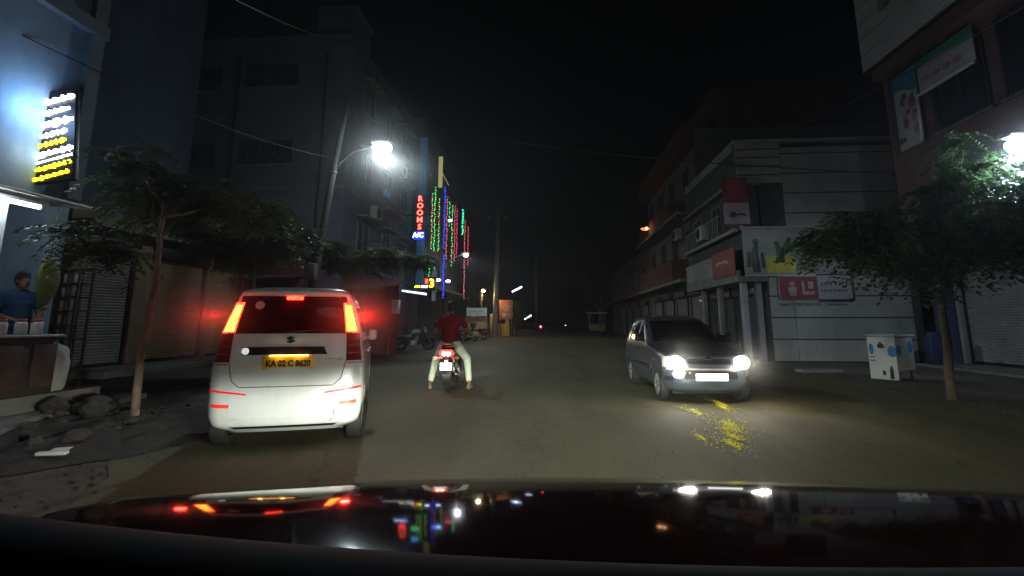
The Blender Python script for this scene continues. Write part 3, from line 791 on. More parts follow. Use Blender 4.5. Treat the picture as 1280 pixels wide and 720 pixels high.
# ---------------------------------------------------------------- motorcycles
def make_bike(name, label, lit, tank_col, group=None):
    root = thing(name, label, 'motorcycle', group=group)
    def wh(y, w):
        t = MB(); t.torus((0, y, 0.30), (1, 0, 0), 0.255, 0.052, 32, 10, sq=w); wo = t.build('wheel', MAT['rubber'], root)
        t = MB(); t.torus((0, y, 0.30), (1, 0, 0), 0.205, 0.018, 28, 6)
        for k in range(6):
            a = PI * k / 3; t.tube([(0, y, 0.30), (0, y + 0.2 * math.cos(a), 0.30 + 0.2 * math.sin(a))], 0.016, n=6)
        t.disc((0, y, 0.30), (1, 0, 0), 0.06, 0.14, 16)
        t.build('rim', MAT['dark_metal'], wo)
    wh(0, 1.0); wh(1.27, 0.85)
    t = MB()
    for x in (-0.11, 0.11):
        t.tube([(x, 0, 0.30), (x, 0.45, 0.33), (x * 0.7, 0.55, 0.42)], 0.02)
        t.tube([(x, -0.28, 0.74), (x, 0.1, 0.72), (x * 0.6, 0.5, 0.70), (x * 0.4, 0.85, 0.80), (x * 0.3, 0.95, 0.88)], 0.017)
    t.tube([(0, 0.95, 0.88), (0, 0.78, 0.55), (0, 0.62, 0.28)], 0.022)
    t.build('frame', MAT['dark_metal'], root)
    t = MB(); t.rbox(-0.13, 0.13, 0.42, 0.72, 0.24, 0.46, 0.04); t.tube([(0, 0.66, 0.42), (0, 0.76, 0.64)], [0.085, 0.07], n=14)
    for k in range(5): t.disc((0, 0.67 + 0.018 * k, 0.45 + 0.037 * k), (0, 0.42, 0.9), 0.10, 0.012, 16)
    t.disc((0.14, 0.5, 0.34), (1, 0, 0), 0.085, 0.04, 18); t.disc((-0.14, 0.5, 0.34), (1, 0, 0), 0.08, 0.04, 18)
    t.build('engine', M('engine_alloy', (0.3, 0.3, 0.3), 0.5, metal=0.7, var=0.3), root)
    t = MB()
    for x in (-0.13, 0.13):
        t = MB(); t.tube([(x, 0.02, 0.32), (x, 0.09, 0.66)], 0.02)
        for k in range(8): t.torus((x, 0.035 + k * 0.007, 0.40 + k * 0.034), (0, 0.2, 0.98), 0.03, 0.007, 14, 5)
        t.build('shock_absorber', MAT['chrome'], root)
    t = MB(); t.tube([(0.1, 0.7, 0.38), (0.13, 0.62, 0.22), (0.15, 0.35, 0.21), (0.16, 0.2, 0.24), (0.165, -0.28, 0.33)], [0.018, 0.018, 0.02, 0.042, 0.048], n=14); t.build('exhaust', MAT['chrome'], root)
    paint = M(name + '_paint', tank_col, 0.25, var=0.08, coat=0.6)
    t = MB(); t.sphere((0, 0.66, 0.84), 0.24, 20, 12, sc=(0.58, 1.0, 0.52)); t.sphere((0, 0.5, 0.80), 0.16, 16, 10, sc=(0.62, 1.0, 0.5)); t.build('fuel_tank', paint, root)
    t = MB(); t.grid(lambda u, v: Vector(((u - 0.5) * 2 * (0.10 + 0.05 * math.sin(v * PI * 0.8)), -0.30 + 0.75 * v, 0.80 + 0.045 * (1 - (2 * u - 1) ** 4) - 0.05 * math.sin(v * PI) * 0.8 + 0.02 * (1 - v))), 14, 20)
    t.rbox(-0.10, 0.10, -0.29, 0.42, 0.735, 0.80, 0.03); t.build('seat', MAT['black'], root)
    t = MB()
    for x in (-1, 1):
        t.grid(lambda u, v: Vector((x * (0.10 + 0.02 * math.sin(u * PI)), -0.34 + 0.78 * u, 0.62 + 0.14 * v + 0.05 * (1 - u) * (1 - v))), 12, 4)
    t.rbox(-0.095, 0.095, -0.37, -0.2, 0.69, 0.80, 0.04); t.build('tail_cowl', paint, root)
    t = MB(); t.tube([(-0.12, 0.1, 0.83), (-0.12, -0.3, 0.87), (-0.08, -0.39, 0.88), (0.08, -0.39, 0.88), (0.12, -0.3, 0.87), (0.12, 0.1, 0.83)], 0.013); t.build('grab_rail', MAT['steel'], root)
    t = MB(); t.rbox(-0.125, 0.125, -0.415, -0.34, 0.655, 0.775, 0.03, seg=3)
    tl = t.build('tail_lamp', EM(name + '_tail', (1, 0.04, 0.03), 9, base=(0.4, 0.01, 0.01), cells=40) if lit else MAT['dark_red'], root)
    if lit:
        t = MB()
        for x in (-0.042, 0.042): t.sphere((x, -0.416, 0.705), 0.036, 12, 8, sc=(1, 0.4, 1.15))
        t.build('bulb', EM('tail_bulb', (1.0, 0.62, 0.45), 16), tl)
    t = MB()
    t.grid(lambda u, v: Vector(((v - 0.5) * 0.15, 0 + 0.345 * math.cos(R(60 + 150 * u)), 0.30 + 0.345 * math.sin(R(60 + 150 * u)))), 18, 4)
    t.rbox(-0.06, 0.06, -0.41, -0.385, 0.34, 0.66, 0.01); t.build('rear_mudguard', MAT['black'], root)
    t = MB(); t.rbox(-0.115, 0.115, -0.432, -0.418, 0.40, 0.545, 0.006)
    np_ = t.build('number_plate', EM(name + '_plate', (0.85, 0.9, 1), 0.9 if lit else 0.0, base=(0.8, 0.8, 0.8)), root)  # ridden bike's plate glows in place of reflected headlight light
    t = MB(); t.rbox(-0.03, 0.03, -0.43, -0.417, 0.565, 0.585, 0.004); t.build('plate_lamp', EM(name + '_platelamp', (1, 0.85, 0.8), 4 if lit else 0.0), root)
    for x in (-1, 1):
        t = MB(); t.tube([(x * 0.07, -0.38, 0.63), (x * 0.17, -0.39, 0.63)], 0.009); t.sphere((x * 0.205, -0.40, 0.63), 0.034, 12, 8, sc=(1.3, 0.9, 0.9))
        o = t.build('indicator', EM(name + '_ind', (1, 0.6, 0.5), 0.9 if (lit and x < 0) else 0.02, base=(0.35, 0.12, 0.03)) , root)
        t = MB(); t.tube([(x * 0.3, 0.86, 1.03), (x * 0.37, 0.83, 1.16), (x * 0.39, 0.83, 1.20)], 0.007); t.rbox(x * 0.39 - 0.06, x * 0.39 + 0.06, 0.82, 0.84, 1.18, 1.27, 0.009); t.build('mirror', MAT['black'], root)
    t = MB(); t.tube([(-0.37, 0.78, 1.02), (-0.25, 0.86, 1.04), (-0.1, 0.92, 1.00), (0.1, 0.92, 1.00), (0.25, 0.86, 1.04), (0.37, 0.78, 1.02)], 0.012)
    for x in (-1, 1): t.tube([(x * 0.26, 0.855, 1.038), (x * 0.37, 0.78, 1.02)], 0.018)
    t.build('handlebar', MAT['black'], root)
    t = MB()
    for x in (-0.09, 0.09): t.tube([(x, 1.27, 0.30), (x, 1.05, 0.75), (x, 0.94, 1.0)], 0.022)
    t.grid(lambda u, v: Vector(((v - 0.5) * 0.13, 1.27 + 0.335 * math.cos(R(20 + 120 * u)), 0.30 + 0.335 * math.sin(R(20 + 120 * u)))), 14, 4); t.build('front_fork', MAT['dark_metal'], root)
    t = MB(); t.sphere((0, 1.06, 0.90), 0.10, 16, 10, sc=(1, 0.7, 1)); t.rbox(-0.12, 0.12, 0.98, 1.08, 0.9, 1.08, 0.05); t.build('headlamp_cowl', paint, root)
    t = MB(); t.sphere((0, 1.115, 0.90), 0.08, 16, 10, sc=(1, 0.35, 1)); t.build('headlamp', M(name + '_lens', (0.6, 0.6, 0.6), 0.08) if not lit else EM(name + '_headlamp', (1, 0.95, 0.85), 10), root)
    t = MB()
    for pts in ([(-0.14, 0.3, 0.62), (-0.2, 0.2, 0.5), (-0.2, -0.1, 0.42), (-0.2, -0.12, 0.28), (-0.17, 0.15, 0.26)], [(-0.2, 0.05, 0.46), (-0.2, 0.05, 0.27)], [(-0.2, -0.1, 0.36), (-0.19, 0.17, 0.36)]): t.tube(pts, 0.008)
    t.tube([(-0.2, 0.38, 0.28), (0.2, 0.38, 0.28)], 0.014); t.tube([(-0.28, 0.5, 0.29), (0.28, 0.5, 0.29)], 0.016); t.build('foot_guard', MAT['steel'], root)
    return root

RB = (-2.02, 10.05)
bike = make_bike('motorcycle', 'black motorcycle with lit red tail lamp ridden down the road', True, (0.03, 0.012, 0.012))
bike.location = (RB[0], RB[1], 0); bike.rotation_euler = (0, 0, R(4))
lamp('tail_glow', 'POINT', (0, -0.5, 0.71), 2.2, (1, 0.05, 0.04), 0.05, parent=bike)
lamp('headlamp_beam', 'SPOT', (0, 1.2, 0.9), 120, (1, 0.95, 0.85), 0.05, aim((0, 0, 0), (0, 1, -0.16)), R(70), 0.9, parent=bike)

# ---------------------------------------------------------------- people
SKIN = M('skin', (0.22, 0.115, 0.07), 0.55, var=0.15, scale=10)
HAIR = M('hair', (0.012, 0.010, 0.009), 0.6, var=0.4, scale=40, bump=0.6, bscale=120)
def remesh(o, vox):
    md = o.modifiers.new('Remesh', 'REMESH'); md.mode = 'VOXEL'; md.voxel_size = vox; md.use_smooth_shade = True
    s2 = o.modifiers.new('Smooth', 'SMOOTH'); s2.factor = 0.5; s2.iterations = 3
    return o
def limb(mb, a, b, ra, rb, n=12, bulge=0.0):
    a = Vector(a); b = Vector(b)
    mb.tube([a.lerp(b, t) for t in (0, .2, .4, .6, .8, 1)], [ra + (rb - ra) * t + bulge * math.sin(PI * min(1, t * 1.5)) for t in (0, .2, .4, .6, .8, 1)], n=n)
    mb.sphere(a, ra, n, 8); mb.sphere(b, rb, n, 8)
def hand(mb, wrist, knuck, side_v, curl_v, s=1.0):
    """palm from the wrist to the knuckles, four fingers curling towards curl_v and a thumb off the inner side"""
    w_ = Vector(wrist); k = Vector(knuck); d = (k - w_).normalized(); sv = Vector(side_v).normalized(); cv = Vector(curl_v).normalized()
    for o_ in (-0.025, -0.008, 0.009, 0.026):
        mb.tube([w_ + sv * o_ * 0.6, k + sv * o_ * 1.15], [0.018 * s, 0.014 * s], n=8)
    for i, (o_, L) in enumerate(((-0.032, 0.060), (-0.011, 0.076), (0.011, 0.080), (0.032, 0.070))):
        p0 = k + sv * o_; p1 = p0 + d * L * 0.45 + cv * 0.012; p2 = p1 + cv * L * 0.40 + d * 0.006; p3 = p2 + cv * L * 0.12 - d * L * 0.22
        mb.tube([p0, p1, p2, p3], [0.0095 * s, 0.009 * s, 0.0082 * s, 0.0068 * s], n=8)
    p0 = w_.lerp(k, 0.3) + sv * 0.03; p1 = p0 + sv * 0.025 + d * 0.03 + cv * 0.012; p2 = p1 + d * 0.022 + cv * 0.02
    mb.tube([p0, p1, p2], [0.012 * s, 0.0105 * s, 0.008 * s], n=8)

def head(mb, c, m):
    """head centred at c, looking along the +y axis of matrix m"""
    c = Vector(c)
    def S(p, r, sc): mb.sphere(c + m @ Vector(p), r, 18, 12, sc=sc, m=m)
    S((0, -0.01, 0.03), 0.1, (0.78, 0.98, 0.98)); S((0, 0.025, -0.045), 0.08, (0.74, 0.86, 0.95)); S((0, 0.06, -0.085), 0.035, (1.0, 0.8, 0.7))
    mb.tube([c + m @ Vector((0, 0.088, 0.02)), c + m @ Vector((0, 0.112, -0.022)), c + m @ Vector((0, 0.09, -0.03))], [0.008, 0.015, 0.012], n=8)
    for sg in (-1, 1):
        S((sg * 0.079, -0.005, -0.005), 0.03, (0.35, 0.7, 1.1)); S((sg * 0.03, 0.077, 0.024), 0.018, (1.4, 0.6, 0.5))
    S((0, 0.085, -0.055), 0.02, (1.3, 0.6, 0.45))
def face_bits(root, c, m):
    c = Vector(c); t = MB()
    for sg in (-1, 1): t.sphere(c + m @ Vector((sg * 0.03, 0.085, 0.005)), 0.011, 10, 8)
    t.build('eye', M('eye', (0.25, 0.23, 0.2), 0.2), root)
def hair(root, c, m):
    t = MB(); c = Vector(c)
    t.sphere(c + m @ Vector((0, -0.018, 0.045)), 0.108, 22, 14, sc=(0.80, 0.97, 0.98), m=m)
    t.sphere(c + m @ Vector((0, -0.045, -0.005)), 0.088, 18, 12, sc=(0.84, 0.82, 0.95), m=m)
    t.sphere(c + m @ Vector((0, 0.05, 0.10)), 0.05, 14, 10, sc=(1.1, 0.9, 0.6), m=m)
    rnd = random.Random(5)
    for k in range(90):
        a = rnd.uniform(0, 2 * PI); e = rnd.uniform(0.0, 1.2)
        d = Vector((math.cos(a) * math.cos(e) * 0.8, math.sin(a) * math.cos(e), math.sin(e)))
        p = c + m @ (Vector((0, -0.02, 0.04)) + d * 0.1); t.sphere(p, 0.014, 6, 4)
    return remesh(t.build('hair', HAIR, root), 0.008)

def person(label, J, shirt_mat, trouser_mat, shoe_mat, loc, rz, look=0.0, sleeve=0.55, hands=True, curl=(0, 0, -1)):
    root = MB(); m = Matrix.Rotation(look, 3, 'X')
    # body
    hd = Vector(J['head']); nk = Vector(J['neck']); pv = Vector(J['pelvis'])
    head(root, hd, m)
    root.tube([nk + Vector((0, -0.01, -0.04)), hd + m @ Vector((0, -0.01, -0.06))], [0.062, 0.054], n=14)
    ch = nk.lerp(pv, 0.32); wa = nk.lerp(pv, 0.68)
    root.sphere(ch, 0.178, 20, 12, sc=(1.0, 0.66, 1.0)); root.sphere(wa, 0.145, 18, 12, sc=(1.0, 0.72, 1.1)); root.sphere(pv, 0.155, 18, 12, sc=(1.05, 0.85, 0.9))
    for sd in ('l', 'r'):
        sg = -1 if sd == 'l' else 1
        limb(root, J['sh' + sd], J['el' + sd], 0.055, 0.042, bulge=0.004); limb(root, J['el' + sd], J['wr' + sd], 0.041, 0.026, bulge=0.004)
        limb(root, nk + Vector((0, 0, -0.06)), J['sh' + sd], 0.06, 0.056)
        limb(root, J['hip' + sd], J['kn' + sd], 0.088, 0.056); limb(root, J['kn' + sd], J['an' + sd], 0.054, 0.034, bulge=0.012)
        an = Vector(J['an' + sd]); toe = Vector(J['toe' + sd]); limb(root, an + Vector((0, -0.02, -0.045)), toe, 0.034, 0.028)
        wr = Vector(J['wr' + sd]); kn = Vector(J['ha' + sd])
        hand(root, wr, kn, Vector((-sg, 0.15, 0)) if abs((kn - wr).normalized().x) < 0.8 else (0, 1, 0), curl)
    body = remesh(root.build('person', SKIN), 0.0075)
    tag(body, label, 'person')
    # shirt
    t = MB()
    t.sphere(ch + Vector((0, 0, 0.01)), 0.195, 22, 14, sc=(1.08, 0.70, 1.02)); t.sphere(wa, 0.172, 20, 12, sc=(1.10, 0.78, 1.1)); t.sphere(pv + Vector((0, 0, 0.03)), 0.17, 20, 12, sc=(1.05, 0.88, 0.75))
    t.tube([pv + Vector((0, 0, -0.03)), wa, ch, nk + Vector((0, 0, -0.05))], [0.165, 0.155, 0.16, 0.075], n=22)
    for sd in ('l', 'r'):
        a, b_ = Vector(J['sh' + sd]), Vector(J['el' + sd])
        limb(t, nk + Vector((0, 0, -0.06)), a, 0.072, 0.07); limb(t, a, a.lerp(b_, sleeve), 0.070, 0.062)
    for k in range(9):
        z = k / 9; c_ = pv.lerp(nk, 0.05 + z * 0.7)
        t.tube([c_ + Vector((-0.12, -0.125, 0.03 * math.sin(k * 2.1))), c_ + Vector((0, -0.15, -0.02)), c_ + Vector((0.12, -0.125, 0.04 * math.cos(k * 1.7)))], 0.012, n=6)
    remesh(t.build('shirt', shirt_mat, body), 0.010)
    t = MB(); t.sphere(pv, 0.172, 20, 12, sc=(1.04, 0.88, 0.85))
    for sd in ('l', 'r'):
        h_, k_, a_ = Vector(J['hip' + sd]), Vector(J['kn' + sd]), Vector(J['an' + sd])
        limb(t, h_, k_, 0.105, 0.078); e = k_.lerp(a_, 0.86); limb(t, k_, e, 0.077, 0.058)
        for q in range(4): t.torus(k_.lerp(e, 0.25 + 0.2 * q), (0.1, 0.2 * math.sin(q), 1), 0.058, 0.012, 18, 6)
    remesh(t.build('trousers', trouser_mat, body), 0.010)
    for sd in ('l', 'r'):
        an = Vector(J['an' + sd]); toe = Vector(J['toe' + sd]); d = (toe - an); d.z = 0; d.normalize()
        t = MB(); z0 = min(toe.z, an.z) - 0.05
        base = Vector((an.x, an.y, z0)) - d * 0.07
        pts = [base + d * q for q in (0, 0.06, 0.14, 0.21, 0.255)]
        t.tube([p + Vector((0, 0, 0.035)) for p in pts], [0.036, 0.040, 0.044, 0.045, 0.026], n=12)
        t.tube([p + Vector((0, 0, 0.012)) for p in pts], [0.034, 0.038, 0.044, 0.045, 0.028], n=8)
        remesh(t.build('shoe', shoe_mat, body), 0.008)
    hair(body, hd, m); face_bits(body, hd, m)
    body.location = loc; body.rotation_euler = (0, 0, rz)
    return body

RJ = dict(pelvis=(0, 0.12, 0.90), neck=(0, 0.24, 1.42), head=(0, 0.30, 1.565))
for sd, sg in (('l', -1), ('r', 1)):
    RJ['sh' + sd] = (sg * 0.20, 0.24, 1.355); RJ['el' + sd] = (sg * 0.335, 0.36, 1.10)
    RJ['wr' + sd] = (sg * 0.335, 0.70, 1.055); RJ['ha' + sd] = (sg * 0.318, 0.775, 1.062)
    RJ['hip' + sd] = (sg * 0.10, 0.16, 0.87); RJ['kn' + sd] = (sg * 0.315, 0.40, 0.56)
    RJ['an' + sd] = (sg * 0.385, 0.18, 0.115); RJ['toe' + sd] = (sg * 0.42, 0.34, 0.06)
rider = person('rider in a dark red shirt and pale trousers astride the motorcycle', RJ, M('red_shirt', (0.15, 0.007, 0.014), 0.9, var=0.35, scale=9, bump=0.5),
               M('pale_trousers', (0.60, 0.72, 0.58), 0.9, var=0.2, scale=7, bump=0.2), M('sandal', (0.16, 0.12, 0.07), 0.7), (RB[0], RB[1], 0.0), R(4), look=R(-14))
t = MB(); t.torus((0.335, 0.66, 1.06), (0, 1, -0.12), 0.031, 0.008, 18, 6); t.disc((0.366, 0.66, 1.063), (1, 0, 0.2), 0.02, 0.01, 14)
wt = t.build('wristwatch', MAT['steel'], rider)

# ---------------------------------------------------------------- building helpers
FX = {'-y': Matrix.Identity(4), '+x': Matrix.Rotation(R(90), 4, 'Z'), '-x': Matrix.Rotation(R(-90), 4, 'Z')}
def at(face, p):
    return Matrix.Translation(Vector(p)) @ FX[face]
PLASTER = {}
def plaster(name, col, damt=0.55):
    if name not in PLASTER:
        PLASTER[name] = M(name, col, 0.9, var=0.22, scale=1.1, bump=0.15, bscale=60, dirt=tuple(c * 0.42 for c in col), dscale=0.7, damt=damt)
    return PLASTER[name]
def window(parent, face, c, w, h, frame_mat, shade=True, grill=True, cols=2, lit=None):
    m = at(face, c)
    t = MB(); f = 0.06
    for (x0, x1, z0, z1) in ((-w / 2, w / 2, h / 2 - f, h / 2), (-w / 2, w / 2, -h / 2, -h / 2 + f), (-w / 2, -w / 2 + f, -h / 2 + f, h / 2 - f), (w / 2 - f, w / 2, -h / 2 + f, h / 2 - f)):
        t.box(x0, x1, -0.07, 0.03, z0, z1)
    for k in range(1, cols):
        x = -w / 2 + w * k / cols; t.box(x - 0.02, x + 0.02, -0.055, 0.02, -h / 2 + f, h / 2 - f)
    if grill:
        n = max(3, int(w / 0.16))
        for k in range(1, n):
            x = -w / 2 + w * k / n; t.tube([(x, -0.085, -h / 2), (x, -0.085, h / 2)], 0.007, n=5)
    wo = t.xf(m).build('window', frame_mat, parent)
    t = MB(); t.box(-w / 2 + f, w / 2 - f, -0.012, -0.004, -h / 2 + f, h / 2 - f); t.xf(m).build('pane', lit or MAT['pane'], wo)
    t = MB(); t.box(-w / 2 - 0.08, w / 2 + 0.08, -0.12, 0.02, -h / 2 - 0.07, -h / 2 - 0.004); t.xf(m).build('sill', MAT['concrete'], wo)
    if shade:
        t = MB(); t.poly([(-w / 2 - 0.15, -0.5, h / 2 + 0.12), (w / 2 + 0.15, -0.5, h / 2 + 0.12), (w / 2 + 0.15, 0.02, h / 2 + 0.16), (-w / 2 - 0.15, 0.02, h / 2 + 0.16)], (0, 0, 0.07))
        t.xf(m).build('sunshade', MAT['concrete'], wo)
    return wo
def shutter(parent, face, c, w, h, mat, name='roller_shutter'):
    """corrugated roller shutter; c = middle of its foot"""
    m = at(face, c); n = int(h / 0.075)
    t = MB()
    vs = []; 
    for k in range(n + 1):
        for q in range(4):
            z = (k + q / 4) * h / (n + 1); vs.append((0.022 * math.sin(PI * q / 4 * 1.0 + 0.2), z))
    for x in (0,):
        pts = [(-w / 2, -d, z) for d, z in vs] + [(w / 2, -d, z) for d, z in vs]
        N = len(vs); t.add(pts, [(i, N + i, N + i + 1, i + 1) for i in range(N - 1)], False)
    so_ = t.xf(m).build(name, mat, parent)
    t = MB(); t.box(-w / 2 - 0.06, -w / 2 + 0.01, -0.06, 0.05, 0, h); t.box(w / 2 - 0.01, w / 2 + 0.06, -0.06, 0.05, 0, h); t.rbox(-w / 2 - 0.1, w / 2 + 0.1, -0.22, 0.05, h, h + 0.34, 0.03)
    t.box(-w / 2, w / 2, -0.05, 0.01, 0.0, 0.09); t.xf(m).build('shutter_guide', MAT['dark_metal'], so_)
    t = MB()
    for x in (-w * 0.3, w * 0.3): t.rbox(x - 0.05, x + 0.05, -0.07, -0.03, 0.1, 0.17, 0.01)
    t.xf(m).build('lock', MAT['steel'], so_)
    return so_
SHUT_GREY = M('shutter_grey', (0.23, 0.225, 0.21), 0.55, metal=0.3, var=0.25, scale=2, dirt=(0.10, 0.08, 0.06), dscale=1.2, damt=0.5)
SHUT_TAN = M('shutter_tan', (0.30, 0.21, 0.12), 0.65, metal=0.1, var=0.25, scale=2, dirt=(0.13, 0.085, 0.05), dscale=1.2, damt=0.5)
SHUT_WHITE = M('shutter_pale', (0.30, 0.295, 0.29), 0.55, metal=0.2, var=0.25, scale=1.5, dirt=(0.2, 0.19, 0.18), dscale=1.0, damt=0.5)
FRAME = M('window_frame', (0.16, 0.15, 0.14), 0.6, var=0.25)

# ================================================================ left side
# --- shop building right at the left edge, with its canopy
sb = thing('shop_building', 'bluish lit plastered building above the open shop, at the left edge', 'building')
wl = plaster('plaster_blue_grey', (0.27, 0.36, 0.46))
t = MB(); t.box(-16, -8.0, -3, 7.7, 3.2, 13.5); t.box(-16, -10.6, -3, 7.7, 0, 3.2); t.box(-10.6, -8.02, 7.35, 7.68, 0, 3.2); t.build('wall', wl, sb)
t = MB(); t.box(-8.0, -7.86, -3, 7.78, 6.25, 6.5); t.box(-8.0, -7.80, -3, 7.78, 9.4, 9.6); t.box(-8.0, -7.9, 7.5, 7.75, 3.3, 13.4); t.build('ledge', plaster('plaster_blue_dark', (0.2, 0.24, 0.28)), sb)
window(sb, '+x', (-8.0, 3.6, 5.3), 1.3, 1.2, FRAME); window(sb, '+x', (-8.0, 3.6, 8.4), 1.3, 1.2, FRAME)
t = MB(); t.box(-10.6, -7.1, -3, 7.75, 0.0, 0.30); t.build('step', MAT['concrete'], sb)
t = MB(); t.rbox(-7.78, -7.60, 6.22, 6.40, 0.3, 3.0, 0.02); t.build('pillar', M('pillar_paint', (0.52, 0.58, 0.62), 0.7, var=0.2, dirt=(0.25, 0.25, 0.25)), sb)
ca = MB()
def canopy(u, v):
    return Vector((-8.05 + 0.78 * v, -2.5 + 9.85 * u, 3.18 - 0.10 * v + 0.012 * math.sin(u * 400) * 0.6))
ca.grid(canopy, 240, 2); ca.tube([(-7.27, -2.5, 3.07), (-7.27, 7.35, 3.07)], 0.025); ca.tube([(-8.0, 7.33, 3.14), (-7.27, 7.33, 3.06)], 0.02)
cn = ca.build('canopy', M('tin_sheet', (0.34, 0.31, 0.27), 0.55, metal=0.4, var=0.35, scale=3, dirt=(0.16, 0.09, 0.05), damt=0.5), sb)
t = MB(); t.tube([(-7.45, 5.45, 2.945), (-7.45, 6.68, 2.945)], 0.028, n=12)
tb = t.build('tube_light', EM('tube_lit', (0.82, 0.93, 1.0), 22)); tag(tb, 'lit white fluorescent tube under the shop canopy', 'tube light')
t = MB(); t.rbox(-7.48, -7.42, 5.40, 6.72, 2.972, 3.02, 0.006); t.rbox(-7.475, -7.425, 6.68, 6.72, 2.92, 2.98, 0.006); t.build('batten', MAT['white'], tb)
lamp('tube_glow', 'POINT', (-7.38, 6.1, 2.88), 8, (0.80, 0.92, 1.0), 0.25)
lamp('tube_glow', 'POINT', (-7.38, 5.2, 2.88), 9, (0.80, 0.92, 1.0), 0.25)
# orange price board on the shop front
t = MB(); t.rbox(-7.58, -7.55, 5.6, 6.26, 2.35, 2.75, 0.01); ob = t.build('shop_board', M('orange_board', (0.75, 0.28, 0.05), 0.6, var=0.2)); tag(ob, 'orange board with white rows hung under the canopy, by the tube light', 'sign')
t = MB()
for k in range(4): t.box(-7.548, -7.544, 5.66, 6.2, 1.86 + 0.12 * k, 1.93 + 0.12 * k)
t.rbox(-7.58, -7.55, 5.62, 6.24, 1.80, 2.35, 0.01)
t.build('list_panel', MAT['white'], ob)

# counter, keeper and goods
ct = thing('shop_counter', 'dark worn counter in front of the lit shop', 'counter', (-7.42, 6.4, 0.3))
t = MB(); t.rbox(-0.30, 0.25, -0.9, 0.62, 0.0, 0.78, 0.02); t.build('cabinet', M('counter_wood', (0.07, 0.05, 0.04), 0.6, var=0.4, scale=3, dirt=(0.03, 0.03, 0.03)), ct)
t = MB(); t.rbox(-0.34, 0.30, -0.95, 0.66, 0.78, 0.82, 0.012); t.build('counter_top', M('counter_top', (0.28, 0.29, 0.30), 0.35, var=0.2), ct)
t = MB()
for y in (-0.5, -0.02, 0.46): t.rbox(0.25, 0.262, y - 0.2, y + 0.14, 0.1, 0.7, 0.004)
t.build('panel', M('counter_panel', (0.10, 0.06, 0.05), 0.5, var=0.4), ct)
rnd = random.Random(3)
jar_m = M('jar_plastic', (0.5, 0.55, 0.55), 0.15, var=0.3); lid_m = M('jar_lid', (0.5, 0.06, 0.05), 0.5)
for k in range(5):
    j = thing('jar', 'clear lidded jar standing on the dark shop counter', 'jar', (-7.22 + 0.02 * (k % 2), 5.75 + 0.24 * k, 1.121), group='jars on the shop counter')
    t = MB(); t.tube([(0, 0, 0), (0, 0, 0.02), (0, 0, 0.15), (0, 0, 0.18)], [0.066, 0.07, 0.07, 0.05], n=16); t.build('glass', jar_m, j)
    t = MB(); t.tube([(0, 0, 0.18), (0, 0, 0.215)], 0.055, n=16); t.build('lid', lid_m, j)
KJ = dict(pelvis=(0, 0, 0.95), neck=(0, 0.02, 1.44), head=(0, 0.06, 1.59))
for sd, sg in (('l', -1), ('r', 1)):
    KJ['sh' + sd] = (sg * 0.20, 0.01, 1.37); KJ['el' + sd] = (sg * 0.27, 0.06, 1.10); KJ['wr' + sd] = (sg * 0.17, 0.27, 1.03); KJ['ha' + sd] = (sg * 0.14, 0.34, 1.02)
    KJ['hip' + sd] = (sg * 0.09, 0, 0.92); KJ['kn' + sd] = (sg * 0.11, 0.03, 0.50); KJ['an' + sd] = (sg * 0.12, 0.0, 0.11); KJ['toe' + sd] = (sg * 0.14, 0.16, 0.06)
person('shopkeeper in a bright blue shirt standing behind the counter', KJ, M('blue_shirt', (0.015, 0.07, 0.16), 0.85, var=0.25, scale=8), M('grey_trousers', (0.06, 0.06, 0.065), 0.9), M('slipper', (0.05, 0.04, 0.03), 0.8), (-7.86, 6.95, 0.30), R(-105))
# green bag hung from the canopy
t = MB()
t.grid(lambda u, v: Vector((0.085 * math.cos(2 * PI * u) * (0.25 + 1.0 * math.sin(PI * min(1, 0.12 + v * 0.86)) ** 0.8) * (1 + 0.12 * math.sin(6 * PI * u)), 0.13 * math.sin(2 * PI * u) * (0.25 + 1.0 * math.sin(PI * min(1, 0.12 + v * 0.86)) ** 0.8) * (1 + 0.1 * math.sin(8 * PI * u)), -0.66 * v)), 32, 20)
t.tube([(0, 0, 0), (0, 0, 0.85)], 0.006, n=5)
t.tube([(0, 0, -0.66), (0.01, 0, -0.74)], [0.02, 0.045], n=10)
gb = t.build('hanging_bag', M('green_plastic', (0.11, 0.15, 0.03), 0.5, var=0.35, scale=9)); gb.location = (-7.36, 6.88, 2.20); tag(gb, 'yellow-green plastic bag hanging at the shop front', 'bag')
# black display rack of packets
rk = thing('display_rack', 'tall black metal rack of small packets beside the shop', 'rack', (-7.56, 7.52, 0.30), R(-12))
t = MB()
for x in (-0.24, 0.0, 0.24):
    for y in (-0.1, 0.1): t.rbox(x - 0.016, x + 0.016, y - 0.016, y + 0.016, 0, 1.85, 0.004)
t.build('frame', MAT['black'], rk)
for k in range(9):
    t = MB(); t.rbox(-0.25, 0.25, -0.12, 0.12, 0.08 + 0.215 * k, 0.095 + 0.215 * k, 0.004); t.build('shelf', MAT['black'], rk)
pkm = [M('packet_a', (0.35, 0.36, 0.36), 0.3, var=0.4, scale=30), M('packet_b', (0.22, 0.24, 0.26), 0.3, var=0.4, scale=30), M('packet_c', (0.30, 0.27, 0.24), 0.3, var=0.4, scale=30)]
pk0 = []
for q in range(3):
    t = MB(); t.grid(lambda u, v: Vector(((u - 0.5) * 0.15, -0.025 * math.sin(PI * u) * math.sin(PI * v), 0.15 * v)), 8, 8); t.grid(lambda u, v: Vector(((u - 0.5) * 0.15, 0.025 * math.sin(PI * u) * math.sin(PI * v), 0.15 * v)), 8, 8)
    o = t.build('snack_packet', pkm[q]); pk0.append(o)
first = True; used = [False] * 3
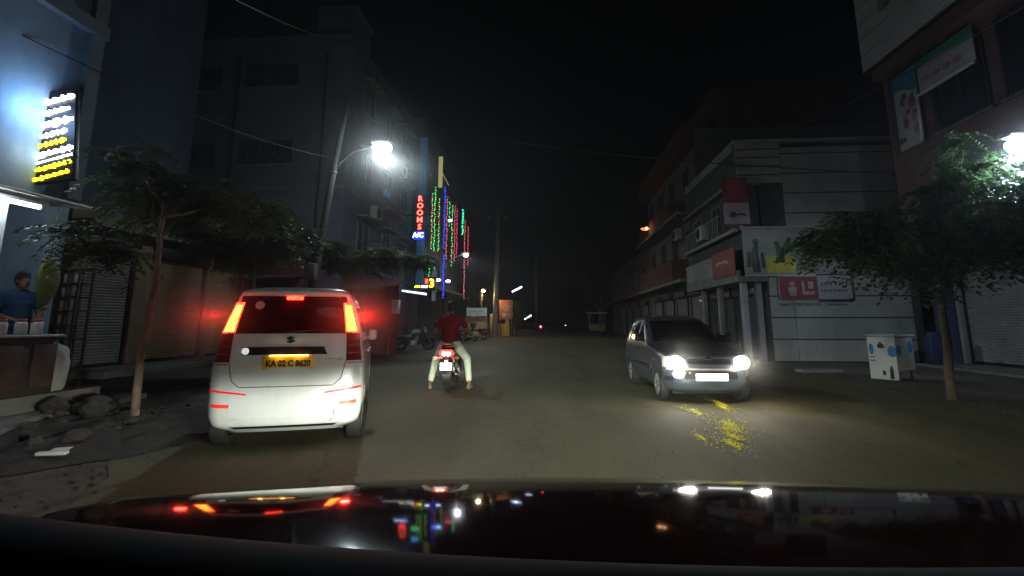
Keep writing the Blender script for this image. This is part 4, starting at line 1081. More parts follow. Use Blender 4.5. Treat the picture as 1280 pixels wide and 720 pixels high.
for k in range(8):
    for s in (-1, 1):
        q = rnd.randrange(3)
        if not used[q]: o = pk0[q]; used[q] = True
        else: o = pk0[q].copy(); C.objects.link(o)
        a = R(-12); lx, ly = s * 0.12, -0.04
        o.location = (-7.56 + lx * math.cos(a) - ly * math.sin(a), 7.52 + lx * math.sin(a) + ly * math.cos(a), 0.30 + 0.097 + 0.215 * k); o.rotation_euler = (0, 0, a)
        tag(o, 'pale snack packet on a shelf of the black rack', 'packet', 'packets on the black rack')
# pale sack on the step
t = MB()
def sack(u, v):
    a = 2 * PI * u; r = 0.17 * (0.75 + 0.35 * math.sin(PI * (0.1 + 0.75 * v))) * (1 if v < 0.85 else max(0.18, 1 - (v - 0.85) * 4.5)) * (1 + 0.07 * math.sin(5 * a + 6 * v) + 0.05 * math.sin(9 * a - 11 * v))
    return Vector((r * math.cos(a) * 0.85 + 0.07 * math.sin(v * 2.6), r * math.sin(a), 0.70 * v))
t.grid(sack, 40, 30); t.add([sack(k / 20, 0) for k in range(20)], [tuple(range(20))])
sk = t.build('sack', M('woven_sack', (0.48, 0.50, 0.46), 0.8, var=0.25, scale=14, bump=0.3, dirt=(0.2, 0.19, 0.16))); sk.location = (-7.30, 7.12, 0.30); sk.rotation_euler = (0, R(-8), 0.4); tag(sk, 'pale knotted sack leaning beside the counter on the step', 'sack')

# lit LED sign sticking out from the shop building
sg_ = thing('led_sign', 'tall glowing sign with white and yellow lines above the shop', 'sign', (-7.72, 7.05, 3.44), R(4))
sg_.rotation_euler = (0, R(-7), R(4))
t = MB(); t.rbox(-0.33, 0.33, 0.0, 0.09, 0.0, 1.52, 0.012); cab = t.build('cabinet', MAT['black'], sg_)
t = MB()
for z in (0.3, 1.2): t.tube([(-0.33, 0.05, z), (-0.52, 0.03, z)], 0.02)
t.build('bracket', MAT['dark_metal'], sg_)
led_w = EM('led_white', (0.80, 0.88, 1.0), 9); led_y = EM('led_yellow', (1.0, 0.82, 0.02), 3.2)
rows = [(-0.16, 0.30, 1.26, 1.43, 'w'), (-0.20, 0.16, 1.09, 1.23, 'w'), (-0.26, 0.22, 0.88, 1.05, 'w'), (-0.23, 0.13, 0.73, 0.85, 'w'), (-0.25, 0.12, 0.58, 0.70, 'y'), (-0.31, 0.24, 0.41, 0.55, 'w'), (-0.31, 0.24, 0.34, 0.39, 'w'), (-0.31, 0.21, 0.19, 0.31, 'y'), (-0.30, 0.18, 0.04, 0.16, 'y')]
rnd = random.Random(11)
for (x0, x1, z0, z1, c) in rows:
    x0, x1 = x0 * 1.0, min(0.31, x1 + 0.08)
    t = MB(); glyph_row(t, x0, x1, z0, z1, -0.014, rnd, fat=0.62)
    sh_ = Matrix(((1, 0, 0, 0), (0, 1, 0, 0), (0.16, 0, 1, 0), (0, 0, 0, 1)))
    t.tube([(x0, -0.012, (z0 + z1) / 2), (x1, -0.012, (z0 + z1) / 2)], (z1 - z0) * 0.17, n=6)
    t.xf(sh_).build('text_line', led_w if c == 'w' else led_y, sg_)
lamp('sign_glow', 'POINT', (-7.74, 6.72, 4.5), 34, (0.30, 0.58, 1.0), 0.25)
lamp('sign_glow', 'POINT', (-7.80, 6.75, 3.85), 3, (0.85, 0.85, 0.7), 0.2)

# --- shuttered building set back from the road
sh = thing('shutter_building', 'dim building with two closed roller shutters behind the thin left tree', 'building')
wall2 = plaster('plaster_brown', (0.22, 0.16, 0.11)); wall3 = plaster('plaster_slate', (0.06, 0.085, 0.13))
t = MB(); t.box(-24, -11.6, 11.2, 18.4, 0.1, 4.2); t.build('wall', wall2, sh)
t = MB(); t.box(-24, -11.62, 10.0, 14.9, 4.2, 15.5); t.build('upper_wall', wall3, sh)
t = MB(); t.box(-11.9, -11.0, 11.2, 18.4, 3.62, 3.78); t.box(-11.9, -11.45, 14.95, 18.4, 4.2, 4.75); t.build('ledge', MAT['concrete'], sh)
for (y0, y1) in ((11.25, 11.55), (13.1, 13.65), (16.05, 16.35), (18.1, 18.38)):
    t = MB(); t.rbox(-11.62, -11.42, y0, y1, 0.16, 3.62, 0.02); t.build('pillar', plaster('plaster_tan', (0.27, 0.18, 0.12)), sh)
shutter(sh, '+x', (-11.56, 12.33, 0.16), 1.45, 2.95, SHUT_GREY); shutter(sh, '+x', (-11.56, 14.85, 0.16), 2.25, 2.95, SHUT_TAN); shutter(sh, '+x', (-11.56, 17.2, 0.16), 1.6, 2.95, SHUT_TAN)
for z in (12.9,):
    window(sh, '+x', (-11.62, 13.1, z), 1.2, 1.3, FRAME, shade=False, grill=False)
# --- tall grey building, its side wall towards us
tb_ = thing('tall_building', 'tall grey building whose blank side wall faces us behind the street lamp', 'building')
tw = plaster('plaster_grey_violet', (0.12, 0.115, 0.155), 0.4)
t = MB(); t.box(-19, -8.2, 19.0, 28.8, 0, 12.5); t.build('wall', tw, tb_)
t = MB(); t.box(-19, -8.15, 18.95, 19.15, 12.5, 13.25); t.box(-8.35, -8.15, 19.15, 28.85, 12.5, 13.25); t.build('parapet', tw, tb_)
t = MB(); t.box(-9.9, -8.25, 19.25, 21.2, 13.25, 14.55); t.box(-10.0, -8.15, 19.2, 21.3, 14.55, 14.7); t.build('stair_head', tw, tb_)
for z in (3.5, 6.6, 9.7):
    t = MB(); t.box(-19, -8.2, 18.97, 19.0, z - 0.06, z + 0.06); t.box(-8.2, -8.16, 19.0, 28.8, z - 0.06, z + 0.06); t.build('floor_band', plaster('plaster_band', (0.16, 0.165, 0.19)), tb_)
for (x, z) in ((-11.55, 11.45), (-14.9, 11.35), (-11.55, 8.1), (-14.9, 8.0), (-14.9, 4.9)):
    window(tb_, '-y', (x, 19.0, z), 2.2, 1.0, MAT['dark_metal'], cols=3, shade=False, grill=False)
for y in (21.2, 24.2, 27.0):
    for z in (4.9, 8.0, 11.1): window(tb_, '+x', (-8.2, y, z), 1.4, 1.3, FRAME)
for z in (6.6, 9.7):
    t = MB(); t.box(-8.2, -7.55, 22.8, 25.6, z - 0.08, z + 0.06)
    for k in range(15): t.tube([(-7.6, 22.85 + k * 0.19, z), (-7.6, 22.85 + k * 0.19, z + 0.95)], 0.012, n=5)
    t.tube([(-7.6, 22.85, z + 0.95), (-7.6, 25.55, z + 0.95)], 0.022); t.build('balcony', MAT['concrete'], tb_)
shutter(tb_, '+x', (-8.17, 21.5, 0.05), 2.6, 2.7, SHUT_TAN); shutter(tb_, '+x', (-8.17, 25.0, 0.05), 2.6, 2.7, SHUT_GREY)
for (x, y) in ((-9.2, 18.93), (-13.0, 18.93)):
    t = MB(); t.tube([(x, y, 0), (x, y, 12.4)], 0.055, n=8)
    for z in (2.5, 5.5, 8.5, 11.5): t.torus((x, y, z), (0, 0, 1), 0.06, 0.018, 12, 5)
    t.build('drain_pipe', MAT['dark_metal'], tb_)
# low red-brown shop wall between the shuttered building and the tall one
lw = thing('low_shop', 'low maroon shop with a flat awning behind the white car', 'building')
t = MB(); t.box(-13.5, -9.3, 18.45, 18.9, 0, 3.6); t.build('wall', plaster('plaster_maroon', (0.17, 0.05, 0.05)), lw)
t = MB(); t.poly([(-13.5, 18.44, 3.0), (-9.3, 18.44, 3.0), (-9.3, 17.3, 2.8), (-13.5, 17.3, 2.8)], (0, 0, 0.06)); t.build('awning', M('awning_tin', (0.2, 0.09, 0.08), 0.6, metal=0.2, var=0.3), lw)

# --- hotel beyond with lit strips
ho = thing('hotel_building', 'far dark hotel hung with coloured light strings', 'building')
hw = plaster('plaster_dark', (0.09, 0.09, 0.10))
t = MB(); t.box(-18, -7.7, 29.0, 40, 0, 13.6); t.build('wall', hw, ho)
for y in (30.5, 33.5, 36.5):
    for z in (4.8, 8, 11.2): window(ho, '+x', (-7.7, y, z), 1.3, 1.3, FRAME, shade=False)
t = MB(); t.box(-8, -6.9, 29.0, 39.8, 3.25, 3.4); t.build('ledge', MAT['concrete'], ho)
# tall dim blue panel with the vertical ROOMS sign
bp_ = thing('blue_panel', 'tall dim blue glowing panel behind the ROOMS sign', 'light panel', (-6.98, 26.4, 0))
t = MB(); t.rbox(-0.22, 0.24, 0.0, 0.14, 3.2, 11.4, 0.02); t.build('panel', EM('blue_panel_glow', (0.05, 0.22, 0.42), 0.22, base=(0.03, 0.08, 0.16), cells=3), bp_)
t = MB(); t.rbox(-0.26, -0.22, -0.03, 0.14, 3.2, 11.5, 0.01); t.rbox(0.24, 0.28, -0.03, 0.14, 3.2, 11.5, 0.01)
for z in (4.5, 7, 9.5): t.tube([(-0.26, 0.07, z), (-1.22, 0.07, z)], 0.03)
t.build('frame', MAT['dark_metal'], bp_)
rs = thing('rooms_sign', 'narrow vertical red neon sign reading ROOMS', 'sign', (-6.98, 26.1, 6.05))
t = MB(); t.rbox(-0.22, 0.22, 0.0, 0.2, 0.0, 1.95, 0.02); t.build('cabinet', EM('rooms_cab', (0.5, 0.0, 0.01), 0.06, base=(0.08, 0.01, 0.01)), rs)
neon = EM('neon_red', (1.0, 0.10, 0.07), 4.5)
for k, ch in enumerate('ROOMS'):
    text_obj('letter', ch, 0.40, neon, rs, (0, -0.02, 1.75 - 0.385 * k), FRONT, 0.01, bold=0.012, sx=1.05)
ac_s = thing('air_conditioning_sign', 'small bright blue sign under the red ROOMS sign', 'sign', (-7.04, 26.1, 5.62))
t = MB(); t.rbox(-0.30, 0.30, 0.0, 0.2, 0.0, 0.40, 0.02); t.build('cabinet', EM('blue_cab', (0.02, 0.08, 1.0), 1.1, base=(0.02, 0.05, 0.4)), ac_s)
text_obj('letters', 'A/C', 0.34, EM('white_letters', (0.75, 0.9, 1), 5), ac_s, (0, -0.02, 0.2), FRONT, 0.01, bold=0.01)

# coloured light strings
def led_string(x, y, z0, z1, cols, label, drift=0.03, step=0.11, size=0.032):
    t = MB(); rnd = random.Random(int(y * 100 + z1 * 10)); n = int((z1 - z0) / step)
    for k in range(n):
        z = z1 - k * step
        t.cur = 1 + (k % len(cols)) if rnd.random() > 0.12 else 1 + rnd.randrange(len(cols))
        p = (x + drift * math.sin(k * 0.35) * 0.3 + rnd.uniform(-0.03, 0.03), y + rnd.uniform(-0.05, 0.05), z + rnd.uniform(-0.03, 0.03))
        t.sphere(p, size, 6, 4)
    t.cur = 0; t.tube([(x, y + 0.05, z1 + 0.1), (x, y + 0.05, z0)], 0.008, n=4)
    o = t.build('light_string', [MAT['wire']] + cols); tag(o, label, 'fairy lights', 'light strings on the hotel'); return o
LG, LB, LR, LPk, LWm = EM('led_green', (0.02, 1.0, 0.12), 2.6), EM('led_blue', (0.03, 0.06, 1.0), 1.8), EM('led_red', (1, 0.03, 0.05), 2.2), EM('led_pink', (0.9, 0.25, 0.35), 0.9), EM('led_warm', (0.9, 0.6, 0.3), 0.9)
led_string(-6.95, 29.4, 5.3, 9.3, [LG, LG, LWm], 'left green string of fairy lights with warm bulbs, on the hotel front')
led_string(-6.72, 29.5, 5.3, 8.6, [LG, LR], 'mixed green and red string of fairy lights on the hotel front')
led_string(-6.62, 30.6, 5.6, 9.6, [LB], 'thick blue string of fairy lights on the hotel front', size=0.045, step=0.11)
led_string(-6.66, 30.9, 2.6, 5.4, [LB], 'lower blue string beside the yellow lit sign', size=0.045)
led_string(-7.25, 29.5, 3.2, 4.6, [LG], 'short green string above the yellow lit sign, nearer its left end')
led_string(-6.92, 29.5, 3.2, 4.7, [LG], 'short green string above the yellow lit sign, nearer its right end')
led_string(-6.95, 33.7, 7.6, 9.4, [LG, LG, LB], 'short green string high on the hotel between blue and red strings')
led_string(-6.86, 35.2, 5.4, 9.5, [LR, LR, LPk], 'long red string of fairy lights on the hotel front')
led_string(-6.7, 35.2, 5.6, 9.3, [LB, LPk, LR], 'thin blue and pink string beside the long red one')
led_string(-6.6, 37, 7.6, 9.6, [LG, LB, LG], 'short green and blue string farthest right at roof height', size=0.06)
led_string(-6.78, 39, 2.9, 9.2, [LPk, LR, LWm], 'faint pink string reaching down to the street')
led_string(-6.6, 39.5, 5.6, 8.8, [LPk, LR], 'faint short pink string by the white lamp', drift=0.03)
led_string(-7.12, 29.4, 5.4, 8.9, [LG, LR, LWm], 'sparse mixed string leftmost on the hotel front')
led_string(-6.80, 32.2, 5.2, 9.4, [LR, LWm], 'red and warm string just right of the thick blue string')
led_string(-6.78, 33.9, 4.9, 9.2, [LG, LPk], 'green and pink string next to the long red one')
for (p, c, e) in (((-7.2, 29.0, 7.5), (0.1, 1, 0.35), 7), ((-6.3, 30.4, 7.5), (0.1, 0.25, 1.0), 14), ((-6.5, 35, 7.5), (1, 0.15, 0.15), 8), ((-6.9, 27.5, 8.5), (0.08, 0.4, 0.9), 12)):
    lamp('string_glow', 'POINT', p, e, c, 0.3)
t = MB(); t.rbox(-0.13, 0.13, 0, 0.1, 0, 2.0, 0.02); t.tube([(0.13, 0, 0.9), (0.55, 0, 0.1)], 0.02)
ys = t.build('yellow_strip', EM('yellow_strip', (0.75, 0.75, 0.25), 0.35)); ys.location = (-6.86, 30.2, 9.55); tag(ys, 'dim yellow vertical light strip high on the hotel', 'light strip')
# yellow and red lit shop sign with its lit pelmet
yr = thing('lit_shop_sign', 'small lit sign with yellow figures and a red middle', 'sign', (-6.85, 26.9, 2.95))
t = MB(); t.rbox(-0.56, 0.62, 0, 0.16, 0, 0.72, 0.02); t.build('cabinet', MAT['black'], yr)
ym = EM('figure_yellow', (1.0, 0.72, 0.03), 3.4); rm = EM('figure_red', (1.0, 0.06, 0.05), 3.2)
text_obj('figure', '2', 0.62, ym, yr, (-0.36, -0.02, 0.36), FRONT, 0.01, bold=0.02); text_obj('figure', '3', 0.62, ym, yr, (0.42, -0.02, 0.36), FRONT, 0.01, bold=0.02)
t = MB(); t.rbox(-0.17, 0.22, -0.03, 0.0, 0.36, 0.62, 0.02); t.build('red_field', rm, yr)
t = MB(); t.rbox(-0.15, 0.2, -0.03, 0.0, 0.14, 0.26, 0.02); t.build('white_field', EM('field_white', (0.7, 0.8, 1), 4), yr)
t = MB(); t.poly([(-0.9, -0.3, 0), (0.35, 0, -0.18), (0.35, 0, -0.06), (-0.9, -0.3, 0.1)], (0, 0.05, 0)); pm = t.build('pelmet', EM('pelmet_white', (0.75, 0.85, 1.0), 1.6)); pm.location = (-7.0, 26.7, 2.86); tag(pm, 'white lit pelmet strip under the yellow and red sign', 'light strip')
t = MB(); t.rbox(-0.09, 0.09, 0, 0.3, 0, 1.7, 0.01); wpn = t.build('wall_panel', M('panel_white', (0.5, 0.52, 0.48), 0.6)); wpn.location = (-6.4, 27.2, 2.4); tag(wpn, 'narrow pale upright panel right of the yellow and red sign', 'panel')
# noticeboard and white poster on the dark frontage
nb = thing('noticeboard', 'small white hanging noticeboard behind the motorcyclist', 'sign', (-6.34, 20.4, 1.62))
t = MB(); t.rbox(-0.19, 0.19, 0, 0.04, 0, 0.56, 0.008); t.build('panel', M('notice_white', (0.62, 0.65, 0.65), 0.6, var=0.15), nb)
t = MB(); t.rbox(-0.21, -0.19, -0.01, 0.05, -0.02, 0.6, 0.004); t.rbox(0.19, 0.24, -0.01, 0.05, -0.02, 0.6, 0.004); t.rbox(-0.21, 0.24, -0.01, 0.05, 0.57, 0.6, 0.004); t.tube([(-0.15, 0.02, 0.6), (-0.15, 0.02, 0.9)], 0.008); t.tube([(0.17, 0.02, 0.6), (0.17, 0.02, 0.9)], 0.008); t.build('frame', MAT['black'], nb)
t = MB(); rnd = random.Random(4)
for k in range(4): glyph_row(t, -0.15, 0.15, 0.1 + 0.11 * k, 0.15 + 0.11 * k, -0.004, rnd, fat=0.2)
t.build('lettering', M('grey_ink', (0.35, 0.36, 0.38), 0.7), nb)
st_ = thing('street_stall', 'dark maroon roadside stall frame with an awning beside the white car', 'stall', (-7.2, 20.6, 0))
t = MB(); t.box(-1.2, 0.9, 0, 0.06, 0.0, 2.9); t.build('back_panel', plaster('stall_maroon', (0.13, 0.025, 0.03)), st_)
t = MB()
for x in (-1.2, -0.1, 0.9): t.rbox(x - 0.05, x + 0.05, -1.1, -1.0, 0, 2.6, 0.01)
t.build('post', M('post_red', (0.2, 0.03, 0.03), 0.7, var=0.3), st_)
t = MB(); t.poly([(-1.4, 0.05, 2.95), (1.1, 0.05, 2.95), (1.1, -1.4, 2.55), (-1.4, -1.4, 2.55)], (0, 0, 0.05)); t.build('awning', M('stall_awning', (0.15, 0.04, 0.04), 0.7, var=0.3), st_)
tbx = thing('stall_table', 'orange-brown wooden table standing by the stall', 'table', (-7.25, 18.6, 0))
t = MB(); t.rbox(-0.55, 0.35, -0.3, 0.3, 0.62, 0.68, 0.01); t.build('table_top', M('table_wood', (0.35, 0.14, 0.07), 0.6, var=0.3), tbx)
for x in (-0.5, 0.3):
    for y in (-0.25, 0.25):
        t = MB(); t.rbox(x - 0.03, x + 0.03, y - 0.03, y + 0.03, 0, 0.62, 0.005); t.build('leg', M('leg_wood', (0.3, 0.12, 0.06), 0.6), tbx)

# ================================================================ lamps and poles
def street_lamp(name, label, base, top, head_p, power, col, r_glow, group=None, arm_r=0.03, road_side=1.0, halo=20, bloom=0):
    root = thing(name, label, 'street lamp', base, group=group); b = Vector(base)
    t = MB(); p0 = Vector((0, 0, -0.05)); p1 = Vector(top) - b
    t.tube([p0.lerp(p1, k / 6) + Vector((0.03 * math.sin(k), 0, 0)) for k in range(7)], [0.16 - 0.013 * k for k in range(7)], n=14)
    t.build('pole', M('pole_concrete', (0.07, 0.062, 0.055), 0.85, var=0.3, scale=5, bump=0.2), root)
    h = Vector(head_p) - b; a = p0.lerp(p1, min(0.97, (h.z - 0.75 + 0.05) / (p1.z + 0.05)))
    t = MB(); t.tube([a, a.lerp(h, 0.12) + Vector((0, 0, 0.22)), a.lerp(h, 0.4) + Vector((0, 0, 0.36)), a.lerp(h, 0.8) + Vector((0, 0, 0.22)), h + Vector((0, 0, 0.17))], arm_r, n=8); t.torus(a, (p1 - p0), 0.10, 0.02, 16, 6)
    t.build('arm', MAT['steel'], root)
    d = (h - a); d.z = 0; d.normalize()
    t = MB(); mm = Matrix.Translation(h + Vector((0, 0, 0.14))) @ d.to_track_quat('X', 'Z').to_matrix().to_4x4()
    t.rbox(-0.32, 0.30, -0.14, 0.14, 0.0, 0.10, 0.04, m=mm); hd_ = t.build('lamp_head', MAT['steel'], root)
    t = MB(); t.sphere(h + d * 0.02 + Vector((0, 0, 0.02)), r_glow, 20, 12, sc=(1.05, 1.0, 0.62)); t.build('lens', EM(name + '_lens', col, 40), hd_)
    def dist(m, st, x, y, z):
        c_ = m('MAXIMUM', m('MULTIPLY', z, -1.0), 0.50)
        a = m('DIVIDE', power, m('POWER', c_, 2.0))
        hz_ = st(z, -0.36, 0.2, 1.0, 0.035)
        xs = m('MULTIPLY', x, road_side)
        return m('MULTIPLY', m('MULTIPLY', a, hz_), st(xs, -0.55, 0.15, 0.10, 1.0))
    node_lamp('street_light', Vector(head_p) + Vector((0, 0, -0.62 * r_glow - 0.07)), col, 0.07, dist)
    lamp('street_light', 'POINT', Vector(head_p) + Vector((0.02 * road_side, -r_glow - 0.06, -0.05)), halo, col, 0.1)
    if bloom: lamp_bloom(Vector(head_p) + Vector((0, -0.15, -0.15)), bloom, 0.10)
    return root
street_lamp('street_lamp', 'leaning pole with a glaring white street lamp behind the white car', (-7.62, 15.0, 0), (-6.5, 15.0, 8.4), (-5.32, 15.0, 6.70), 22, (0.78, 0.95, 1.0), 0.29, halo=40, bloom=2.3)
street_lamp('street_lamp', 'glaring bluish white street lamp above the right-hand tree', (10.6, 10.2, 0), (10.6, 10.2, 5.6), (8.95, 10.0, 4.62), 17, (0.62, 0.78, 1.0), 0.19, road_side=-1.0, halo=120, bloom=1.1)
lp = street_lamp('street_lamp', 'far small white street lamp beyond the light strings', (-7.3, 34, 0), (-7.2, 34, 6.6), (-5.83, 34, 5.71), 16, (0.85, 0.93, 1.0), 0.13)
lp2 = street_lamp('street_lamp', 'far warm street lamp above the yellow wall and white board', (-6.3, 45.4, 0), (-6.25, 45.4, 4.0), (-6.09, 45, 3.96), 7, (1.0, 0.70, 0.32), 0.15, halo=36)
# boxes clamped on the near pole
t = MB(); t.rbox(-0.16, 0.16, -0.14, 0.14, -0.2, 0.28, 0.02); jb = t.build('meter_box', M('box_grey', (0.22, 0.2, 0.2), 0.6, var=0.3)); jb.location = (-7.24, 14.78, 2.75); tag(jb, 'grey box clamped on the leaning lamp pole', 'junction box')
# tall utility pole down the road
up_ = thing('utility_pole', 'tall bare concrete utility pole beside the far yellow wall', 'pole', (-5.0, 45, 0))
t = MB(); t.tube([(0, 0, 0), (0.1, 0, 5), (0.22, 0, 11.5)], [0.27, 0.22, 0.14], n=12); t.build('pole', M('utility_concrete', (0.30, 0.28, 0.25), 0.9, var=0.3, scale=3), up_)
t = MB(); t.box(-0.7, 1.0, -0.06, 0.06, 10.4, 10.52); t.box(-0.5, 0.8, -0.06, 0.06, 9.7, 9.8); t.build('crossarm', MAT['dark_metal'], up_)
for x in (-0.6, 0.15, 0.9):
    t = MB(); t.tube([(x, 0, 10.52), (x, 0, 10.7)], [0.05, 0.03], n=8); t.build('insulator', MAT['white'], up_)
up2 = thing('utility_pole', 'thin distant utility pole right of the tall one', 'pole', (-2.0, 64, 0))
t = MB(); t.tube([(0, 0, 0), (0.05, 0, 9)], [0.16, 0.1], n=10); t.build('pole', MAT['steel'], up2)
t = MB(); t.box(-0.6, 0.6, -0.05, 0.05, 8.4, 8.5); t.build('crossarm', MAT['dark_metal'], up2)
# overhead wires
def wire(label, a, b, sag, r=0.012, g='overhead wires'):
    a = Vector(a); b = Vector(b); t = MB()
    t.tube([a.lerp(b, k / 30) - Vector((0, 0, sag * math.sin(PI * k / 30))) for k in range(31)], r, n=6)
    tag(t.build('cable', MAT['wire']), label, 'cable', g)
wire('cable crossing the road in front of the white plank house', (-8.18, 24.0, 11.5), (9.98, 15.0, 5.5), 0.45, 0.02)
wire('cable slanting from the top of the frame to the tall grey building', (-4.4, 5.0, 5.4), (-8.3, 19.2, 13.0), 0.25, 0.012)
wire('upper cable across the shop building at the left edge', (-8.0, 6.6, 6.0), (-11.6, 13.5, 6.2), 0.2, 0.012)
wire('lower cable across the shop building at the left edge', (-8.0, 6.5, 5.6), (-6.95, 14.9, 6.4), 0.25, 0.010)
wire('cable running along the right side towards the plank house', (9.9, 8.0, 7.6), (6.6, 18.2, 7.3), 0.3, 0.012)
wire('long cable hung between the lamp pole and the far utility pole', (-6.6, 15, 8.0), (-4.9, 45, 10.4), 0.7, 0.014)

# ================================================================ far end of the street
fw = thing('yellow_wall', 'low yellow wall lit by the far warm lamp', 'wall')
ylw = M('yellow_wash', (0.42, 0.30, 0.10), 0.9, var=0.25, scale=1.5, dirt=(0.2, 0.13, 0.05))
t = MB(); t.box(-8.2, -5.5, 46.6, 46.9, 0, 1.35); t.box(-5.4, -4.2, 46.6, 46.9, 0, 1.1); t.build('wall', ylw, fw)
for x in (-7.2, -5.45, -4.05):
    t = MB(); t.rbox(x - 0.2, x + 0.2, 46.5, 47.0, 0, 2.0, 0.03); t.build('pillar', ylw, fw)
wb = thing('white_board', 'white name board on posts below the far warm lamp', 'sign', (-6.2, 42, 0))
t = MB(); t.rbox(-0.85, 0.85, 0, 0.06, 1.75, 2.42, 0.01); t.build('panel', M('board_white', (0.62, 0.62, 0.58), 0.6), wb)
for x in (-0.75, 0.75):
    t = MB(); t.tube([(x, 0.05, 0), (x, 0.05, 2.6)], 0.035); t.build('post', MAT['steel'], wb)
t = MB(); rnd = random.Random(9); glyph_row(t, -0.65, 0.65, 2.0, 2.25, -0.005, rnd, fat=0.22); t.build('lettering', M('dark_ink', (0.08, 0.08, 0.1), 0.7), wb)
bx = thing('tan_cabin', 'small tan cabin below the far white board', 'cabin', (-6.3, 43.5, 0))
t = MB(); t.rbox(-1.3, 0.9, -0.5, 0.8, 0, 1.55, 0.02); t.build('wall', M('tan_wall', (0.45, 0.30, 0.17), 0.8, var=0.2), bx)
t = MB(); t.rbox(-1.4, 1.0, -0.6, 0.9, 1.55, 1.63, 0.02); t.build('roof', MAT['steel'], bx)
oh = thing('orange_hoarding', 'orange poster hoarding beside the tall utility pole', 'hoarding', (-4.1, 45.5, 0))
t = MB(); t.rbox(-0.6, 0.6, 0, 0.06, 1.5, 3.2, 0.01); t.build('panel', M('orange_poster', (0.55, 0.16, 0.06), 0.6, var=0.5, scale=3), oh)
t = MB(); t.disc((0.05, -0.005, 2.5), (0, 1, 0), 0.32, 0.02, 20); t.rbox(-0.35, 0.4, -0.02, 0.0, 1.65, 2.05, 0.01); t.build('print', M('poster_print', (0.6, 0.36, 0.2), 0.6, var=0.4, scale=4), oh)
for x in (-0.5, 0.5):
    t = MB(); t.tube([(x, 0.09, 0), (x, 0.09, 3.2)], 0.05); t.build('post', MAT['steel'], oh)
# far tube lights, tail lamp, head lamp
def far_tube(label, c, L, ang):
    t = MB(); t.tube([(-L / 2, 0, 0), (L / 2, 0, 0)], 0.075, n=10); o = t.build('tube_light', EM('far_tube', (0.55, 0.68, 1.0), 12)); o.location = c; o.rotation_euler = (0, R(-ang), 0); tag(o, label, 'tube light')
    t = MB(); t.rbox(-L / 2 - 0.05, L / 2 + 0.05, 0.06, 0.14, -0.12, 0.12, 0.02); t.build('fitting', M('far_fit', (0.05, 0.06, 0.2), 0.5), o)
    lamp('far_tube_light', 'POINT', (c[0], c[1] - 0.4, c[2]), 25, (0.6, 0.72, 1.0), 0.2)
far_tube('tilted bluish tube light in the distance, upper of two', (-4.1, 60, 5.06), 1.25, 27); far_tube('tilted bluish tube light in the distance, lower of two', (-3.78, 80, 1.95), 1.2, 31)
def shopfront_lamp(label, p):
    t = MB(); t.sphere((0, 0, 0), 0.09, 12, 8, sc=(1.5, 1, 0.8)); o = t.build('bulb_lamp', EM('bulb_blue', (0.5, 0.62, 1.0), 14)); o.location = p; tag(o, label, 'lamp')
    t = MB(); t.tube([(0, 0, 0.05), (0, 0.05, 0.2), (0, 0.3, 0.25)], 0.015); t.build('bracket', MAT['dark_metal'], o)
shopfront_lamp('small blue-white lamp right of the yellow and red sign, left of a pair', (-6.32, 28, 3.59)); shopfront_lamp('small blue-white lamp right of the yellow and red sign, right of a pair', (-5.77, 28, 3.52)); shopfront_lamp('small white lamp on the hotel between the blue and red strings', (-6.75, 33, 8.0))
def far_bike(label, p, em, lit):
    o = thing('distant_motorcycle', label, 'motorcycle', p)
    t = MB(); t.torus((0, 0, 0.3), (1, 0, 0), 0.25, 0.05, 20, 6); t.torus((0, 1.25, 0.3), (1, 0, 0), 0.25, 0.05, 20, 6); t.build('wheel', MAT['rubber'], o)
    t = MB(); t.rbox(-0.12, 0.12, -0.2, 1.0, 0.4, 0.8, 0.08); t.tube([(-0.35, 0.9, 1.0), (0.35, 0.9, 1.0)], 0.02); t.build('body', MAT['black'], o)
    t = MB(); t.sphere((0, -0.28 if not lit else -0.05, 0.72), 0.11, 12, 8); t.build('lamp', em, o)
    return o
far_bike('distant motorcycle seen only by its red tail lamp', (-1.34, 60, 0), EM('far_tail', (1, 0.05, 0.09), 14), False)
far_bike('distant motorcycle seen only by its violet-white headlamp', (1.78, 70, 0), EM('far_head', (0.62, 0.5, 1.0), 14), True)

